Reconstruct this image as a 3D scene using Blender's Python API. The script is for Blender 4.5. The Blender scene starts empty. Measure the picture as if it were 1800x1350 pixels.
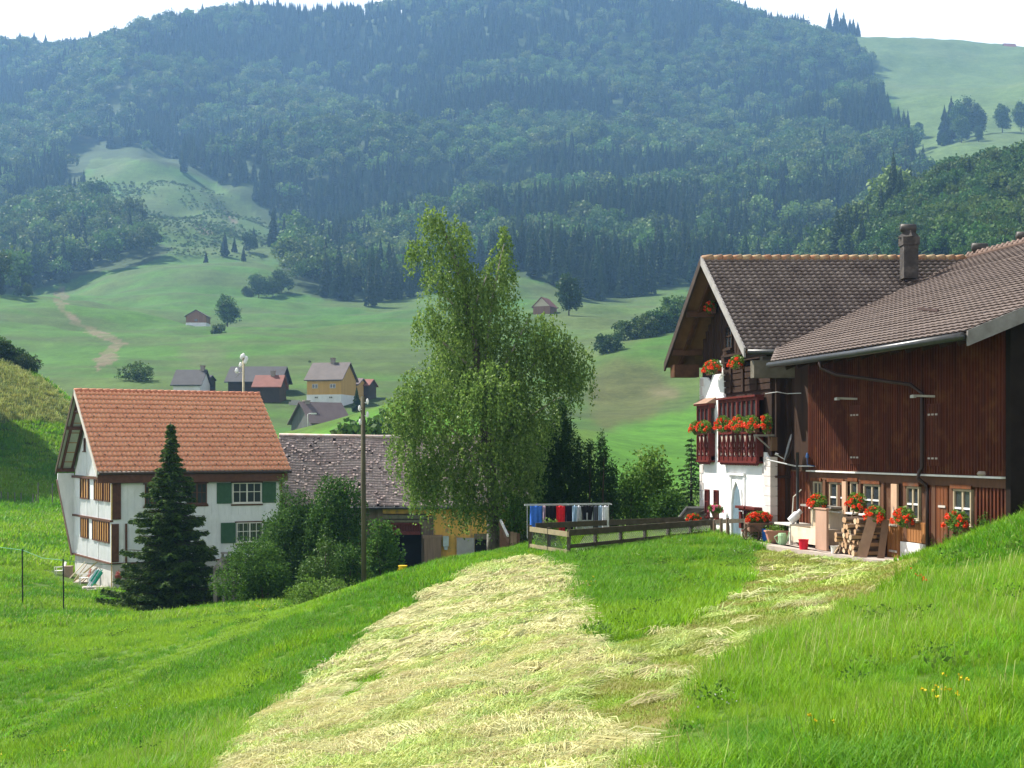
import bpy, math, random
import numpy as np
from mathutils import Vector
R = math.radians
S = bpy.context.scene
COL = S.collection
# ---------------------------------------------------------------- camera, sky, sun, exposure
FOC, U0, V0 = 2500.0, 900.0, 790.0          # focal length and horizon in photo pixels (1800 wide)
cd = bpy.data.cameras.new("camera"); cam = bpy.data.objects.new("camera", cd); COL.objects.link(cam)
cam.rotation_euler = (R(90), 0, 0)
cd.sensor_width = 36; cd.lens = 36*FOC/1800; cd.shift_y = (V0-675)/1800
cd.clip_start = 0.5; cd.clip_end = 9000
S.camera = cam
SUN_EL, SUN_AZ = 50.0, 30.0                  # sun from the left, a little behind the scene
sdir = Vector((-math.cos(R(SUN_AZ))*math.cos(R(SUN_EL)), math.sin(R(SUN_AZ))*math.cos(R(SUN_EL)), math.sin(R(SUN_EL))))
w = bpy.data.worlds.new("World"); S.world = w; w.use_nodes = True
nt = w.node_tree; bg = nt.nodes['Background']
sky = nt.nodes.new('ShaderNodeTexSky'); sky.sky_type = 'NISHITA'; sky.sun_disc = False
sky.sun_elevation = R(SUN_EL); sky.sun_rotation = R(-(90-SUN_AZ)); sky.air_density = 1.0; sky.dust_density = 2.5; sky.altitude = 800
tc = nt.nodes.new('ShaderNodeTexCoord'); nz = nt.nodes.new('ShaderNodeTexNoise'); nz.inputs['Scale'].default_value = 2.2; nz.inputs['Detail'].default_value = 6
mp = nt.nodes.new('ShaderNodeMapping'); mp.inputs['Scale'].default_value = (1, 1, 3.5)
rp = nt.nodes.new('ShaderNodeValToRGB'); rp.color_ramp.elements[0].position = 0.33; rp.color_ramp.elements[1].position = 0.62
mx = nt.nodes.new('ShaderNodeMix'); mx.data_type = 'RGBA'
mx.inputs['B'].default_value = (4.5, 4.6, 4.8, 1)   # thin bright cloud, in the sky texture's units
nt.links.new(tc.outputs['Generated'], mp.inputs[0]); nt.links.new(mp.outputs[0], nz.inputs['Vector'])
nt.links.new(nz.outputs['Fac'], rp.inputs[0]); nt.links.new(rp.outputs[0], mx.inputs['Factor'])
nt.links.new(sky.outputs[0], mx.inputs['A']); # milky bright band of cloud low over the hills
sx = nt.nodes.new('ShaderNodeSeparateXYZ'); nt.links.new(tc.outputs['Generated'], sx.inputs[0])
mr = nt.nodes.new('ShaderNodeMapRange'); mr.inputs['From Min'].default_value = .30; mr.inputs['From Max'].default_value = .43; mr.inputs['To Min'].default_value = 1; mr.inputs['To Max'].default_value = 0; nt.links.new(sx.outputs['Z'], mr.inputs[0])
m2 = nt.nodes.new('ShaderNodeMath'); m2.operation = 'MULTIPLY'; m2.inputs[1].default_value = .93; nt.links.new(mr.outputs[0], m2.inputs[0])
mx2 = nt.nodes.new('ShaderNodeMix'); mx2.data_type = 'RGBA'; nz2 = nt.nodes.new('ShaderNodeTexNoise'); nz2.inputs['Scale'].default_value = 5; nz2.inputs['Detail'].default_value = 5; nt.links.new(mp.outputs[0], nz2.inputs['Vector'])
rp2 = nt.nodes.new('ShaderNodeValToRGB'); rp2.color_ramp.elements[0].position = .35; rp2.color_ramp.elements[1].position = .6; rp2.color_ramp.elements[0].color = (.70, .73, .80, 1); nt.links.new(nz2.outputs['Fac'], rp2.inputs[0])
vm = nt.nodes.new('ShaderNodeVectorMath'); vm.operation = 'SCALE'; vm.inputs['Scale'].default_value = 16.5; nt.links.new(rp2.outputs[0], vm.inputs[0]); nt.links.new(vm.outputs[0], mx2.inputs['B'])
nt.links.new(m2.outputs[0], mx2.inputs['Factor']); nt.links.new(mx.outputs['Result'], mx2.inputs['A']); nt.links.new(mx2.outputs['Result'], bg.inputs['Color'])
bg.inputs['Strength'].default_value = 0.05
sl = bpy.data.lights.new("sun", 'SUN'); sl.energy = 5.0; sl.angle = R(0.55); sl.color = (1.0, 0.95, 0.86)
so = bpy.data.objects.new("sun", sl); COL.objects.link(so); so.rotation_euler = (-sdir).to_track_quat('-Z', 'Y').to_euler()
S.view_settings.view_transform = 'Standard'; S.view_settings.look = 'None'; S.view_settings.gamma = 1
S.view_settings.use_curve_mapping = False
S.view_settings.exposure = 1.25
cy = S.cycles
cy.max_bounces = 6; cy.diffuse_bounces = 2; cy.glossy_bounces = 2; cy.transmission_bounces = 4; cy.volume_bounces = 1; cy.transparent_max_bounces = 6
cy.caustics_reflective = False; cy.caustics_refractive = False; cy.use_denoising = True

# ---------------------------------------------------------------- helpers
rng = np.random.default_rng(7)
random.seed(5)
def P(u, v, Y): return np.array(((u-U0)/FOC*Y, Y, (V0-v)/FOC*Y))
def tag(o, label=None, cat=None, group=None, kind=None):
    if label: o['label'] = label
    if cat: o['category'] = cat
    if group: o['group'] = group
    if kind: o['kind'] = kind
    return o
def thing(name, loc, label, cat, group=None, rz=0):
    o = bpy.data.objects.new(name, None); COL.objects.link(o); o.location = Vector([float(c) for c in loc]); o.rotation_euler.z = rz
    o.empty_display_size = 0.3
    return tag(o, label, cat, group)
def link(name, me, mats=(), parent=None, smooth=False):
    o = bpy.data.objects.new(name, me); COL.objects.link(o)
    for m in (mats if isinstance(mats, (list, tuple)) else [mats]): me.materials.append(m)
    if parent is not None: o.parent = parent
    if smooth: me.polygons.foreach_set('use_smooth', [True]*len(me.polygons))
    return o
def worldloc(p):
    v = np.zeros(3)
    while p is not None: v += np.array(p.location); p = p.parent
    return v
def npmesh(name, V, F, mat, parent=None, smooth=False, mi=None, local=False):
    """V n x 3 world coords, F m x k index array"""
    V = np.asarray(V, float); F = np.asarray(F, np.int32)
    if parent is not None and not local: V = V - worldloc(parent)
    me = bpy.data.meshes.new(name); k = F.shape[1]
    me.vertices.add(len(V)); me.vertices.foreach_set('co', V.astype(np.float32).ravel())
    me.loops.add(F.size); me.loops.foreach_set('vertex_index', F.ravel())
    me.polygons.add(len(F)); me.polygons.foreach_set('loop_start', np.arange(0, F.size, k, dtype=np.int32))
    me.polygons.foreach_set('loop_total', np.full(len(F), k, np.int32))
    if mi is not None: me.polygons.foreach_set('material_index', np.asarray(mi, np.int32))
    me.update(calc_edges=True)
    return link(name, me, mat, parent, smooth)
ident = lambda x, y, z: (x, y, z)
class MB:
    def __init__(s, T=ident): s.v = []; s.f = []; s.T = T
    def pts(s, ps, faces):
        b = len(s.v); s.v += [tuple(s.T(*p)) for p in ps]; s.f += [tuple(b+i for i in f) for f in faces]; return s
    def box(s, x0, x1, y0, y1, z0, z1):
        return s.pts([(x0,y0,z0),(x1,y0,z0),(x1,y1,z0),(x0,y1,z0),(x0,y0,z1),(x1,y0,z1),(x1,y1,z1),(x0,y1,z1)],
                     [(0,3,2,1),(4,5,6,7),(0,1,5,4),(1,2,6,5),(2,3,7,6),(3,0,4,7)])
    def ax(s, axis, h0, h1, d0, d1, z0, z1):
        return s.box(h0,h1,d0,d1,z0,z1) if axis == 'x' else s.box(d0,d1,h0,h1,z0,z1)
    def poly(s, ps, dvec):
        """prism: polygon ps extruded by dvec"""
        n = len(ps); q = [tuple(np.add(p, dvec)) for p in ps]
        return s.pts(list(ps)+q, [tuple(range(n)), tuple(reversed(range(n, 2*n)))]+[(i, i+n, (i+1) % n+n, (i+1) % n) for i in range(n)])
    def bar(s, a, b, w, h=None, up=(0,0,1), w2=None):
        a = np.array(s.T(*a), float); b = np.array(s.T(*b), float); h = h or w; w2 = w if w2 is None else w2
        d = b-a; d = d/(np.linalg.norm(d)+1e-9); u = np.array(up, float)
        if abs(d@u) > .97: u = np.array((0, 1., 0))
        r = np.cross(d, u); r /= np.linalg.norm(r); u = np.cross(r, d)
        k = w2/w; ps = []
        for c, q in ((a, 1), (b, k)):
            for i, j in ((-1,-1),(1,-1),(1,1),(-1,1)): ps.append(c+r*i*w/2*q+u*j*h/2*q)
        T = s.T; s.T = ident; s.pts(ps, [(0,1,2,3),(7,6,5,4),(0,4,5,1),(1,5,6,2),(2,6,7,3),(3,7,4,0)]); s.T = T; return s
    def tube(s, path, r, n=8, cap=True):
        pp = [np.array(s.T(*p), float) for p in path]; rr = r if isinstance(r, (list, tuple, np.ndarray)) else [r]*len(pp)
        rings = []; base = len(s.v); prev = None
        for i, p in enumerate(pp):
            d = pp[min(i+1, len(pp)-1)]-pp[max(i-1, 0)]; d = d/(np.linalg.norm(d)+1e-9)
            ref = np.array((0, 0, 1.)) if abs(d[2]) < .9 else np.array((0, 1., 0))
            if prev is not None: ref = prev
            x = np.cross(d, ref); x /= (np.linalg.norm(x)+1e-9); y = np.cross(x, d); prev = y
            for k in range(n):
                a = 2*math.pi*k/n; s.v.append(tuple(p+(x*math.cos(a)+y*math.sin(a))*rr[i]))
        for i in range(len(pp)-1):
            for k in range(n):
                a = base+i*n+k; b = base+i*n+(k+1) % n; s.f.append((a, b, b+n, a+n))
        if cap: s.f.append(tuple(base+k for k in reversed(range(n)))); s.f.append(tuple(base+(len(pp)-1)*n+k for k in range(n)))
        return s
    def lathe(s, c, prof, n=12, sx=1, sy=1):
        base = len(s.v)
        for r, z in prof:
            for k in range(n):
                a = 2*math.pi*k/n; s.v.append(tuple(s.T(c[0]+r*sx*math.cos(a), c[1]+r*sy*math.sin(a), c[2]+z)))
        for i in range(len(prof)-1):
            for k in range(n):
                a = base+i*n+k; b = base+i*n+(k+1) % n; s.f.append((a, b, b+n, a+n))
        s.f.append(tuple(base+k for k in reversed(range(n)))); s.f.append(tuple(base+(len(prof)-1)*n+k for k in range(n)))
        return s
    def build(s, name, mat, parent=None, smooth=False, local=False):
        V = np.array(s.v, float)
        if parent is not None and not local: V = V-worldloc(parent)
        me = bpy.data.meshes.new(name); me.from_pydata([tuple(map(float, p)) for p in V], [], s.f); me.update()
        return link(name, me, mat, parent, smooth)

# ---------------------------------------------------------------- materials
def newmat(name):
    m = bpy.data.materials.new(name); m.use_nodes = True; n = m.node_tree; return m, n, n.nodes, n.links, n.nodes['Principled BSDF']
def mixn(N, L, fac, a, b, mode='MIX'):
    m = N.new('ShaderNodeMix'); m.data_type = 'RGBA'; m.blend_type = mode
    for s_, x in (('Factor', fac), ('A', a), ('B', b)):
        if hasattr(x, 'links') or isinstance(x, bpy.types.NodeSocket): L.new(x, m.inputs[s_])
        elif s_ == 'Factor': m.inputs[s_].default_value = x
        else: m.inputs[s_].default_value = (*x[:3], 1)
    return m.outputs['Result']
def noise(N, L, vec, scale, detail=4, rough=.55, st=(1,1,1)):
    mp = N.new('ShaderNodeMapping'); mp.inputs['Scale'].default_value = st; L.new(vec, mp.inputs[0])
    n = N.new('ShaderNodeTexNoise'); n.inputs['Scale'].default_value = scale; n.inputs['Detail'].default_value = detail; n.inputs['Roughness'].default_value = rough
    L.new(mp.outputs[0], n.inputs['Vector']); return n.outputs['Fac']
def ramp(N, L, x, p0, p1, c0=(0,0,0), c1=(1,1,1)):
    r = N.new('ShaderNodeValToRGB'); e = r.color_ramp.elements; e[0].position = p0; e[1].position = p1; e[0].color = (*c0, 1); e[1].color = (*c1, 1)
    L.new(x, r.inputs[0]); return r.outputs[0]
_mc = {}
def M(name, c1, c2=None, scale=6, st=(1,1,1), rough=.7, bump=.0, metal=0, dirt=None, spec=.18):
    if name in _mc: return _mc[name]
    m, n, N, L, b = newmat(name)
    if c2 is None: c2 = tuple(c*.8 for c in c1)
    co = N.new('ShaderNodeTexCoord').outputs['Object']
    f = noise(N, L, co, scale, 5, .6, st); f2 = ramp(N, L, f, .32, .68)
    c = mixn(N, L, f2, c1, c2)
    if dirt:
        g = ramp(N, L, noise(N, L, co, dirt[1], 6, .65), .5, .72); c = mixn(N, L, g, c, dirt[0])
    L.new(c, b.inputs['Base Color']); b.inputs['Roughness'].default_value = rough; b.inputs['Metallic'].default_value = metal
    b.inputs['Specular IOR Level'].default_value = spec
    if bump:
        bn = N.new('ShaderNodeBump'); bn.inputs['Strength'].default_value = bump; bn.inputs['Distance'].default_value = .02
        L.new(f, bn.inputs['Height']); L.new(bn.outputs[0], b.inputs['Normal'])
    _mc[name] = m; return m
def leafM(name, c1, c2, tr=.35, rough=.6, objrand=False, spec=.15, big=None):
    if name in _mc: return _mc[name]
    m, n, N, L, b = newmat(name)
    g = N.new('ShaderNodeNewGeometry').outputs['Random Per Island']
    c = mixn(N, L, g, c1, c2)
    if objrand:
        oi = N.new('ShaderNodeObjectInfo').outputs['Random']; hs = N.new('ShaderNodeHueSaturation')
        mr = N.new('ShaderNodeMapRange'); mr.inputs['To Min'].default_value = objrand[0]; mr.inputs['To Max'].default_value = objrand[1]; L.new(oi, mr.inputs[0])
        L.new(mr.outputs[0], hs.inputs['Value']); L.new(c, hs.inputs['Color'])
        mh = N.new('ShaderNodeMath'); mh.operation = 'FRACT'; mm = N.new('ShaderNodeMath'); mm.operation = 'MULTIPLY'; mm.inputs[1].default_value = 37.7
        L.new(oi, mm.inputs[0]); L.new(mm.outputs[0], mh.inputs[0]); m2 = N.new('ShaderNodeMapRange'); m2.inputs['To Min'].default_value = .47; m2.inputs['To Max'].default_value = .52
        L.new(mh.outputs[0], m2.inputs[0]); L.new(m2.outputs[0], hs.inputs['Hue']); c = hs.outputs['Color']
    if big:
        ps = N.new('ShaderNodeNewGeometry').outputs['Position']; f = ramp(N, L, noise(N, L, ps, big[1], 3), .35, .65); c = mixn(N, L, f, c, big[0])
    L.new(c, b.inputs['Base Color']); b.inputs['Roughness'].default_value = rough; b.inputs['Specular IOR Level'].default_value = spec
    t = N.new('ShaderNodeBsdfTranslucent'); L.new(c, t.inputs['Color']); ms = N.new('ShaderNodeMixShader'); ms.inputs[0].default_value = tr
    L.new(b.outputs[0], ms.inputs[1]); L.new(t.outputs[0], ms.inputs[2]); L.new(ms.outputs[0], n.nodes['Material Output'].inputs['Surface'])
    _mc[name] = m; return m
def glassM():
    if 'glass' in _mc: return _mc['glass']
    m, n, N, L, b = newmat('window_glass'); b.inputs['Base Color'].default_value = (.03, .035, .04, 1); b.inputs['Roughness'].default_value = .06; b.inputs['Specular IOR Level'].default_value = .8
    _mc['glass'] = m; return m
def tileM(name, c1, c2, c3, nu, nv, spots=None):
    """tiles picked out one by one with the UV grid"""
    m, n, N, L, b = newmat(name)
    uv = N.new('ShaderNodeUVMap').outputs[0]; fl = N.new('ShaderNodeVectorMath'); fl.operation = 'FLOOR'; L.new(uv, fl.inputs[0])
    wn = N.new('ShaderNodeTexWhiteNoise'); wn.noise_dimensions = '2D'; L.new(fl.outputs[0], wn.inputs['Vector'])
    c = mixn(N, L, wn.outputs['Value'], c1, c2)
    co = N.new('ShaderNodeTexCoord').outputs['Object']
    c = mixn(N, L, ramp(N, L, noise(N, L, co, .9, 6, .7), .45, .75), c, c3)
    if spots: c = mixn(N, L, ramp(N, L, noise(N, L, co, 9, 3, .7), spots[1], spots[1]+.06), c, spots[0])
    L.new(c, b.inputs['Base Color']); b.inputs['Roughness'].default_value = .75; b.inputs['Specular IOR Level'].default_value = .3
    _mc[name] = m; return m

# ---------------------------------------------------------------- noise for terrain
_pt = rng.random((256, 256))
def vnoise(x, y, o=0):
    x = np.asarray(x, float)+o*17.3; y = np.asarray(y, float)+o*9.1
    xi = np.floor(x).astype(int); yi = np.floor(y).astype(int); fx = x-xi; fy = y-yi
    fx = fx*fx*(3-2*fx); fy = fy*fy*(3-2*fy)
    g = lambda a, b: _pt[a % 256, b % 256]
    return (g(xi, yi)*(1-fx)+g(xi+1, yi)*fx)*(1-fy)+(g(xi, yi+1)*(1-fx)+g(xi+1, yi+1)*fx)*fy-.5
def fbm(x, y, n=4, o=0): return sum(vnoise(x*2**i, y*2**i, o+i)*.5**i for i in range(n))
# ---------------------------------------------------------------- terrain: control points (column, distance, apparent row)
CP = []
def row(Y, *uv):
    for i in range(0, len(uv), 2): CP.append((uv[i], Y, uv[i+1]))
row(4, 0, 1990, 900, 1870, 1800, 1720, -900, 2200, 2700, 1550)
row(9, 0, 1590, 900, 1470, 1800, 1350, -900, 1720, 2700, 1200)
row(14, 0, 1490, 900, 1343, 1800, 1165, 2400, 1050)
row(20, 0, 1402, 900, 1221, 1350, 1140, 1800, 1046, -700, 1520)
row(27, 0, 1345, 300, 1275, 900, 1123, 1500, 1031, 1800, 961, 2400, 850)
row(33, 0, 1303, 200, 1255, 500, 1169, 900, 1066, 1400, 1018, 1600, 985, 1800, 915, 2000, 860)
row(40, 0, 1240, 300, 1180, 640, 1081, 900, 1024, 1150, 1000, 1400, 990, 1590, 991, 1720, 986, 2000, 980)
row(46, 700, 1027, 900, 992, 1200, 968, 1400, 969, 1600, 969, 1900, 969, -600, 1260)
row(50, 0, 1165, 300, 1117, 500, 1075, 640, 1027, 750, 1001, 850, 978, 950, 968, 1100, 957, 1365, 954, 1700, 954)
row(58, 0, 1120, 300, 1096, 500, 1077, 640, 1051, 750, 1018, 870, 976, 1000, 950, 1150, 934, 1300, 932, 1700, 932)
row(67, 0, 1084, 300, 1083, 400, 1069, 500, 1062, 640, 1046, 870, 1014, 1000, 985, 1230, 960, 1700, 950, -800, 1120)
row(74, 300, 1070, 450, 1057, 560, 1044)
row(82, 0, 1023, 130, 1033, 205, 1043, 400, 1040, 640, 1028, 870, 1025, 1230, 1000, 1800, 980)
row(92, 0, 985, 200, 1010, 500, 1012, 900, 1000, 1300, 960, 1900, 950, -800, 960)
row(115, 0, 925, 150, 940, 400, 950, 800, 920, 1100, 880, 1230, 880, 1500, 890)
row(140, 0, 878, 100, 885, 200, 900, 500, 850, 700, 800, 900, 800, 1150, 835, 1300, 835, 1900, 850, -600, 820)
row(165, 0, 760, 100, 790, 200, 840, 480, 775, 600, 742, 720, 706, 850, 712, 950, 745, 1150, 802)
row(185, -100, 610, 0, 642, 60, 668, 120, 712, 200, 790, 480, 765, 600, 738, 720, 704, 850, 710, 950, 745, 1150, 785)
row(240, -100, 690, 0, 705, 120, 740, 300, 770, 500, 755, 620, 750, 720, 725, 900, 730, 1000, 748, 1150, 750, 1300, 750, 1900, 720)
row(300, 0, 690, 200, 700, 350, 697, 500, 698, 640, 704, 720, 700, 1000, 712, 1100, 715, 1180, 695, 1400, 680, 1900, 640, 2700, 600)
row(370, 0, 655, 350, 655, 700, 650, 1000, 660, 1080, 633, 1180, 628, 1400, 620, 1700, 560)
row(430, 0, 612, 350, 620, 700, 615, 1050, 612, 1150, 598, 1250, 580, 1500, 560)
row(530, 0, 562, 150, 575, 350, 582, 550, 580, 750, 570, 960, 556, 1100, 565, 1200, 560, 1500, 500, 1650, 405, 1800, 360, 2300, 300)
row(620, 0, 535, 200, 545, 400, 563, 600, 555, 750, 545, 950, 520, 1200, 540, 1400, 520, 1500, 470, 1600, 385, 1700, 335, 1800, 312, 2400, 240)
row(760, 0, 520, 200, 508, 400, 510, 600, 535, 750, 520, 930, 497, 1050, 525, 1200, 512, 1400, 495, 1550, 450, 1700, 395, 1800, 365, 2400, 300)
row(900, -800, 520, 0, 505, 200, 475, 350, 460, 500, 478, 650, 512, 800, 490, 1000, 470, 1200, 480, 1400, 470, 1600, 430, 1800, 345, 2400, 290)
row(1150, -300, 410, 0, 400, 200, 370, 420, 392, 600, 410, 800, 405, 1000, 395, 1200, 405, 1400, 390, 1600, 335, 1800, 282, 2400, 250)
row(1500, -800, 300, 0, 270, 200, 262, 450, 270, 600, 255, 800, 265, 1000, 255, 1200, 270, 1400, 250, 1600, 215, 1800, 190, 2600, 180)
row(1900, 0, 160, 200, 150, 450, 120, 600, 110, 800, 90, 1000, 80, 1200, 85, 1400, 105, 1600, 105, 1800, 115)
row(2150, -900, 140, -100, 100, 0, 92, 200, 92, 300, 75, 420, 45, 550, 30, 700, 14, 900, -12, 1100, -14, 1250, 22, 1320, 38, 1420, 55, 1500, 67, 1600, 62, 1700, 71, 1800, 88, 2000, 105, 2800, 140)
row(2500, -400, 210, 0, 190, 450, 150, 900, 110, 1300, 150, 1600, 190, 1850, 205, 2500, 230)
CP = np.array(CP, float)
def _k(r2): return np.where(r2 > 1e-12, r2*np.log(r2+1e-12), 0)
def _uv(u, Y): return np.stack([np.asarray(u, float)/900., np.log(np.asarray(Y, float))*1.6], -1)
_A = _uv(CP[:, 0], CP[:, 1]); _n = len(_A)
_r2 = ((_A[:, None]-_A[None])**2).sum(-1); _K = _k(_r2)+np.eye(_n)*2e-4
_Pm = np.concatenate([np.ones((_n, 1)), _A], 1); _Mx = np.zeros((_n+3, _n+3)); _Mx[:_n, :_n] = _K; _Mx[:_n, _n:] = _Pm; _Mx[_n:, :_n] = _Pm.T
_w = np.linalg.solve(_Mx, np.concatenate([CP[:, 2], np.zeros(3)]))
def VV(u, Y):
    u = np.asarray(u, float); Y = np.asarray(Y, float); sh = np.broadcast(u, Y).shape
    q = _uv(np.broadcast_to(u, sh).ravel(), np.broadcast_to(Y, sh).ravel()); out = np.empty(len(q))
    for i in range(0, len(q), 40000):
        c = q[i:i+40000]; r2 = ((c[:, None, :]-_A[None])**2).sum(-1); out[i:i+40000] = _k(r2)@_w[:_n]+_w[_n]+c@_w[_n+1:]
    out = out.reshape(sh)
    X = (u-U0)/FOC*Y
    rel = np.clip((Y-850)/500, 0, 1)*(1-np.clip((Y-2000)/150, 0, .75))*np.clip((1560-u)/150+0, .35, 1)
    z = fbm(X/260, Y/330, 4, 3)*85*rel                      # spurs and gullies of the mountain
    z = z+fbm(X/60, Y/60, 4, 8)*6.5*np.clip((Y-200)/400, 0, 1)*(Y < 2600)
    z = z+fbm(X/120, Y/100, 3, 28)*10*np.clip((Y-320)/150, 0, 1)*np.clip((1250-Y)/300, 0, 1)
    z = z+fbm(X/7, Y/7, 3, 5)*.22*np.clip((Y-8)/20, 0, 1)*np.clip((u-200)/1e9+1, 0, 1)*(Y < 48)*np.clip((1330-u)/200, 0, 1)
    return out-z*FOC/Y
def GZ(X, Y):
    X = np.asarray(X, float); Y = np.asarray(Y, float); u = X/Y*FOC+U0; return (V0-VV(u, Y))/FOC*Y
def G(u, Y):
    """ground point in column u at distance Y"""
    X = (u-U0)/FOC*Y; return np.array((X, Y, float((V0-VV(u, Y))/FOC*Y)))
def hit(u, v, y0=5, y1=2300):
    """first ground point seen at a pixel"""
    Y = np.exp(np.linspace(math.log(y0), math.log(y1), 1500)); vv = VV(np.full_like(Y, u), Y); k = np.argmax(vv <= v)
    return np.array(((u-U0)/FOC*Y[k], Y[k], (V0-vv[k])/FOC*Y[k]))
def inpoly(u, v, poly):
    u = np.asarray(u, float); v = np.asarray(v, float); r = np.zeros(np.broadcast(u, v).shape, bool); n = len(poly)
    for i in range(n):
        x1, y1 = poly[i]; x2, y2 = poly[(i+1) % n]
        if y1 == y2: continue
        c = ((y1 > v) != (y2 > v)) & (u < (x2-x1)*(v-y1)/(y2-y1)+x1); r ^= c
    return r
HAY = [(330,1440),(380,1350),(470,1265),(560,1195),(640,1135),(700,1085),(760,1040),(830,997),(900,988),(955,990),(990,1003),(1005,1025),(1012,1065),(1030,1110),(1045,1145),(1100,1165),(1075,1190),(1030,1215),(1010,1262),(1060,1290),(1115,1330),(1130,1440)]
HOLE = [(580,1242),(640,1190),(700,1120),(745,1090),(700,1170),(640,1225),(605,1252)]
MOWN = [(1045,1145),(1180,1103),(1290,1047),(1318,1010),(1322,975),(1345,958),(1400,965),(1500,988),(1600,985),(1640,980),(1575,1030),(1500,1065),(1400,1115),(1330,1150),(1280,1180),(1220,1235),(1165,1290),(1130,1360),(1125,1440),(1115,1330),(1060,1290),(1010,1262),(1030,1215),(1075,1190)]
FOREST = [(-1500,520),(0,518),(60,512),(150,482),(250,466),(310,438),(250,420),(195,385),(135,325),(160,280),(230,278),(330,300),(420,345),(470,395),(482,440),(492,470),(512,508),(570,528),(650,530),(720,520),(780,505),(880,492),(930,487),(1000,512),(1060,528),(1130,512),(1230,510),(1400,500),(1500,470),(1640,350),(1606,290),(1590,235),(1555,200),(1528,150),(1545,112),(1500,92),(1410,62),(1322,30),(1290,-200),(-1500,-200)]
# ---------------------------------------------------------------- the ground sheet
def build_ground():
    us = np.concatenate([np.linspace(-2600, -180, 50), np.linspace(-160, 1960, 531), np.linspace(1990, 4400, 50)])
    Ys = np.exp(np.concatenate([np.linspace(math.log(3), math.log(100), 330), np.linspace(math.log(100), math.log(2700), 420)[1:]]))
    U, Y = np.meshgrid(us, Ys); V = VV(U, Y); X = (U-U0)/FOC*Y; Z = (V0-V)/FOC*Y
    nr, nc = U.shape; idx = np.arange(nr*nc).reshape(nr, nc)
    F = np.stack([idx[:-1, :-1], idx[:-1, 1:], idx[1:, 1:], idx[1:, :-1]], -1).reshape(-1, 4)
    u, v, y = U.ravel(), V.ravel(), Y.ravel(); x = X.ravel()
    C = np.empty((len(u), 3)); C[:] = (.10, .19, .018)                        # lush grass
    ju = u+14*fbm(x/(y*.012+.5), y/(y*.02+.5), 4, 13); jv = v+9*fbm(x/(y*.012+.5), y/(y*.02+.5), 4, 15)
    def blend(mask, c, f=None):
        m = mask.astype(float)*(1 if f is None else f); C[:] = C*(1-m[:, None])+np.array(c)*m[:, None]
    def spoly(pl, rad=13):
        return sum(inpoly(ju+rad*a, jv+rad*.7*b, pl).astype(float) for a, b in ((0,0),(1,0),(-1,0),(0,1),(0,-1),(.6,.6),(-.6,.6),(.6,-.6),(-.6,-.6),(.3,0),(-.3,0),(0,.3),(0,-.3)))/13
    def soft(n_, lo, hi): return np.clip((n_-lo)/(hi-lo), 0, 1)
    far = y > 210
    blend(far, (.064, .17, .015))
    # drier pasture in patches
    n1 = fbm(x/90, y/110, 4, 1); n2 = fbm(x/25, y/30, 4, 2); n3 = fbm(x/45, y/14, 4, 6)
    blend(far, (.095, .145, .032), soft(n1+.4*n2, -.05, .3)*.75)
    blend(far & (y < 900), (.075, .115, .032), soft(n3, .0, .25)*.7)
    blend(spoly([(1320,-20),(1420,40),(2600,40),(2600,330),(1620,330),(1560,160),(1500,90)])*far, (.15, .21, .075), .75)
    # felled clearing below the ridge: pale scrub
    blend(spoly([(150,285),(250,295),(420,340),(490,400),(500,460),(300,450),(290,405),(230,345)]), (.095, .145, .04), .5+.4*soft(n2, -.2, .3))
    # yellow-brown slopes
    blend(spoly([(-900,600),(0,640),(130,700),(130,760),(60,730),(20,760),(-900,700)])*(y < 220)*(y > 140), (.17, .19, .05), .55+.3*n2)
    blend(spoly([(1035,650),(1090,628),(1150,640),(1195,690),(1110,758),(1090,765),(1030,740)])*far, (.105, .115, .035), .9+.3*n2)
    blend(spoly([(1090,628),(1200,640),(1240,600),(1300,640),(1300,700),(1195,690),(1150,645)])*far, (.13, .19, .04), .6)
    blend(spoly([(930,495),(1230,510),(1230,560),(1150,590),(1000,640),(960,560)])*far, (.135, .175, .065), .55+.3*n2)
    blend(spoly([(1050,765),(1260,700),(1300,700),(1300,860),(1050,860)])*(y > 100), (.09, .25, .02), .85)
    blend(spoly([(470,790),(600,740),(720,704),(800,700),(900,800),(470,830)])*(y > 100)*(y < 215), (.09, .26, .015), .9)
    # landslip scar
    for pl in ([(92,508),(104,506),(122,545),(150,572),(190,583),(222,597),(216,612),(196,626),(205,640),(172,645),(180,620),(196,602),(150,585),(118,562)],
               [(168,632),(210,618),(212,632),(176,648)], [(398,372),(412,376),(418,398),(402,392)], [(345,398),(362,400),(372,412),(352,410)]):
        blend(inpoly(u+16*fbm(x/9, y/14, 4, 3), v+10*fbm(x/9, y/14, 4, 7), pl) & far, (.21, .17, .11), .55+.4*soft(fbm(x/4, y/6, 3, 9), -.2, .2))
    blend(spoly([(310,620),(370,606),(400,612),(400,632),(340,640)])*far, (.11, .13, .06), .6)
    blend(spoly([(1140,690),(1185,678),(1195,695),(1150,700)])*far, (.24, .20, .12), .7)
    fm = inpoly(u, v, FOREST) & (y > 560)
    blend(fm, (.045, .085, .02)); blend((u > 1440) & (y > 330) & (y < 790), (.04, .075, .018))
    # rough field left of the white farmhouse
    blend((y > 88) & (y < 135+30*n3) & (ju < 330), (.095, .165, .03), .8); blend((y > 88) & (y < 132) & (u < 400), (.13, .15, .045), soft(fbm(x/3, y/2, 3, 4), .0, .3)*.8)
    # mown areas near the camera
    hm = inpoly(u+6*n2*0+8*fbm(x/1.1, y/1.1, 3, 2), v+8*fbm(x/1.3, y/1.3, 3, 9), HAY) & (y < 60)
    blend(hm, (.34, .34, .13)); blend(inpoly(ju, jv, HOLE) & (y < 60), (.13, .22, .03))
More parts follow.
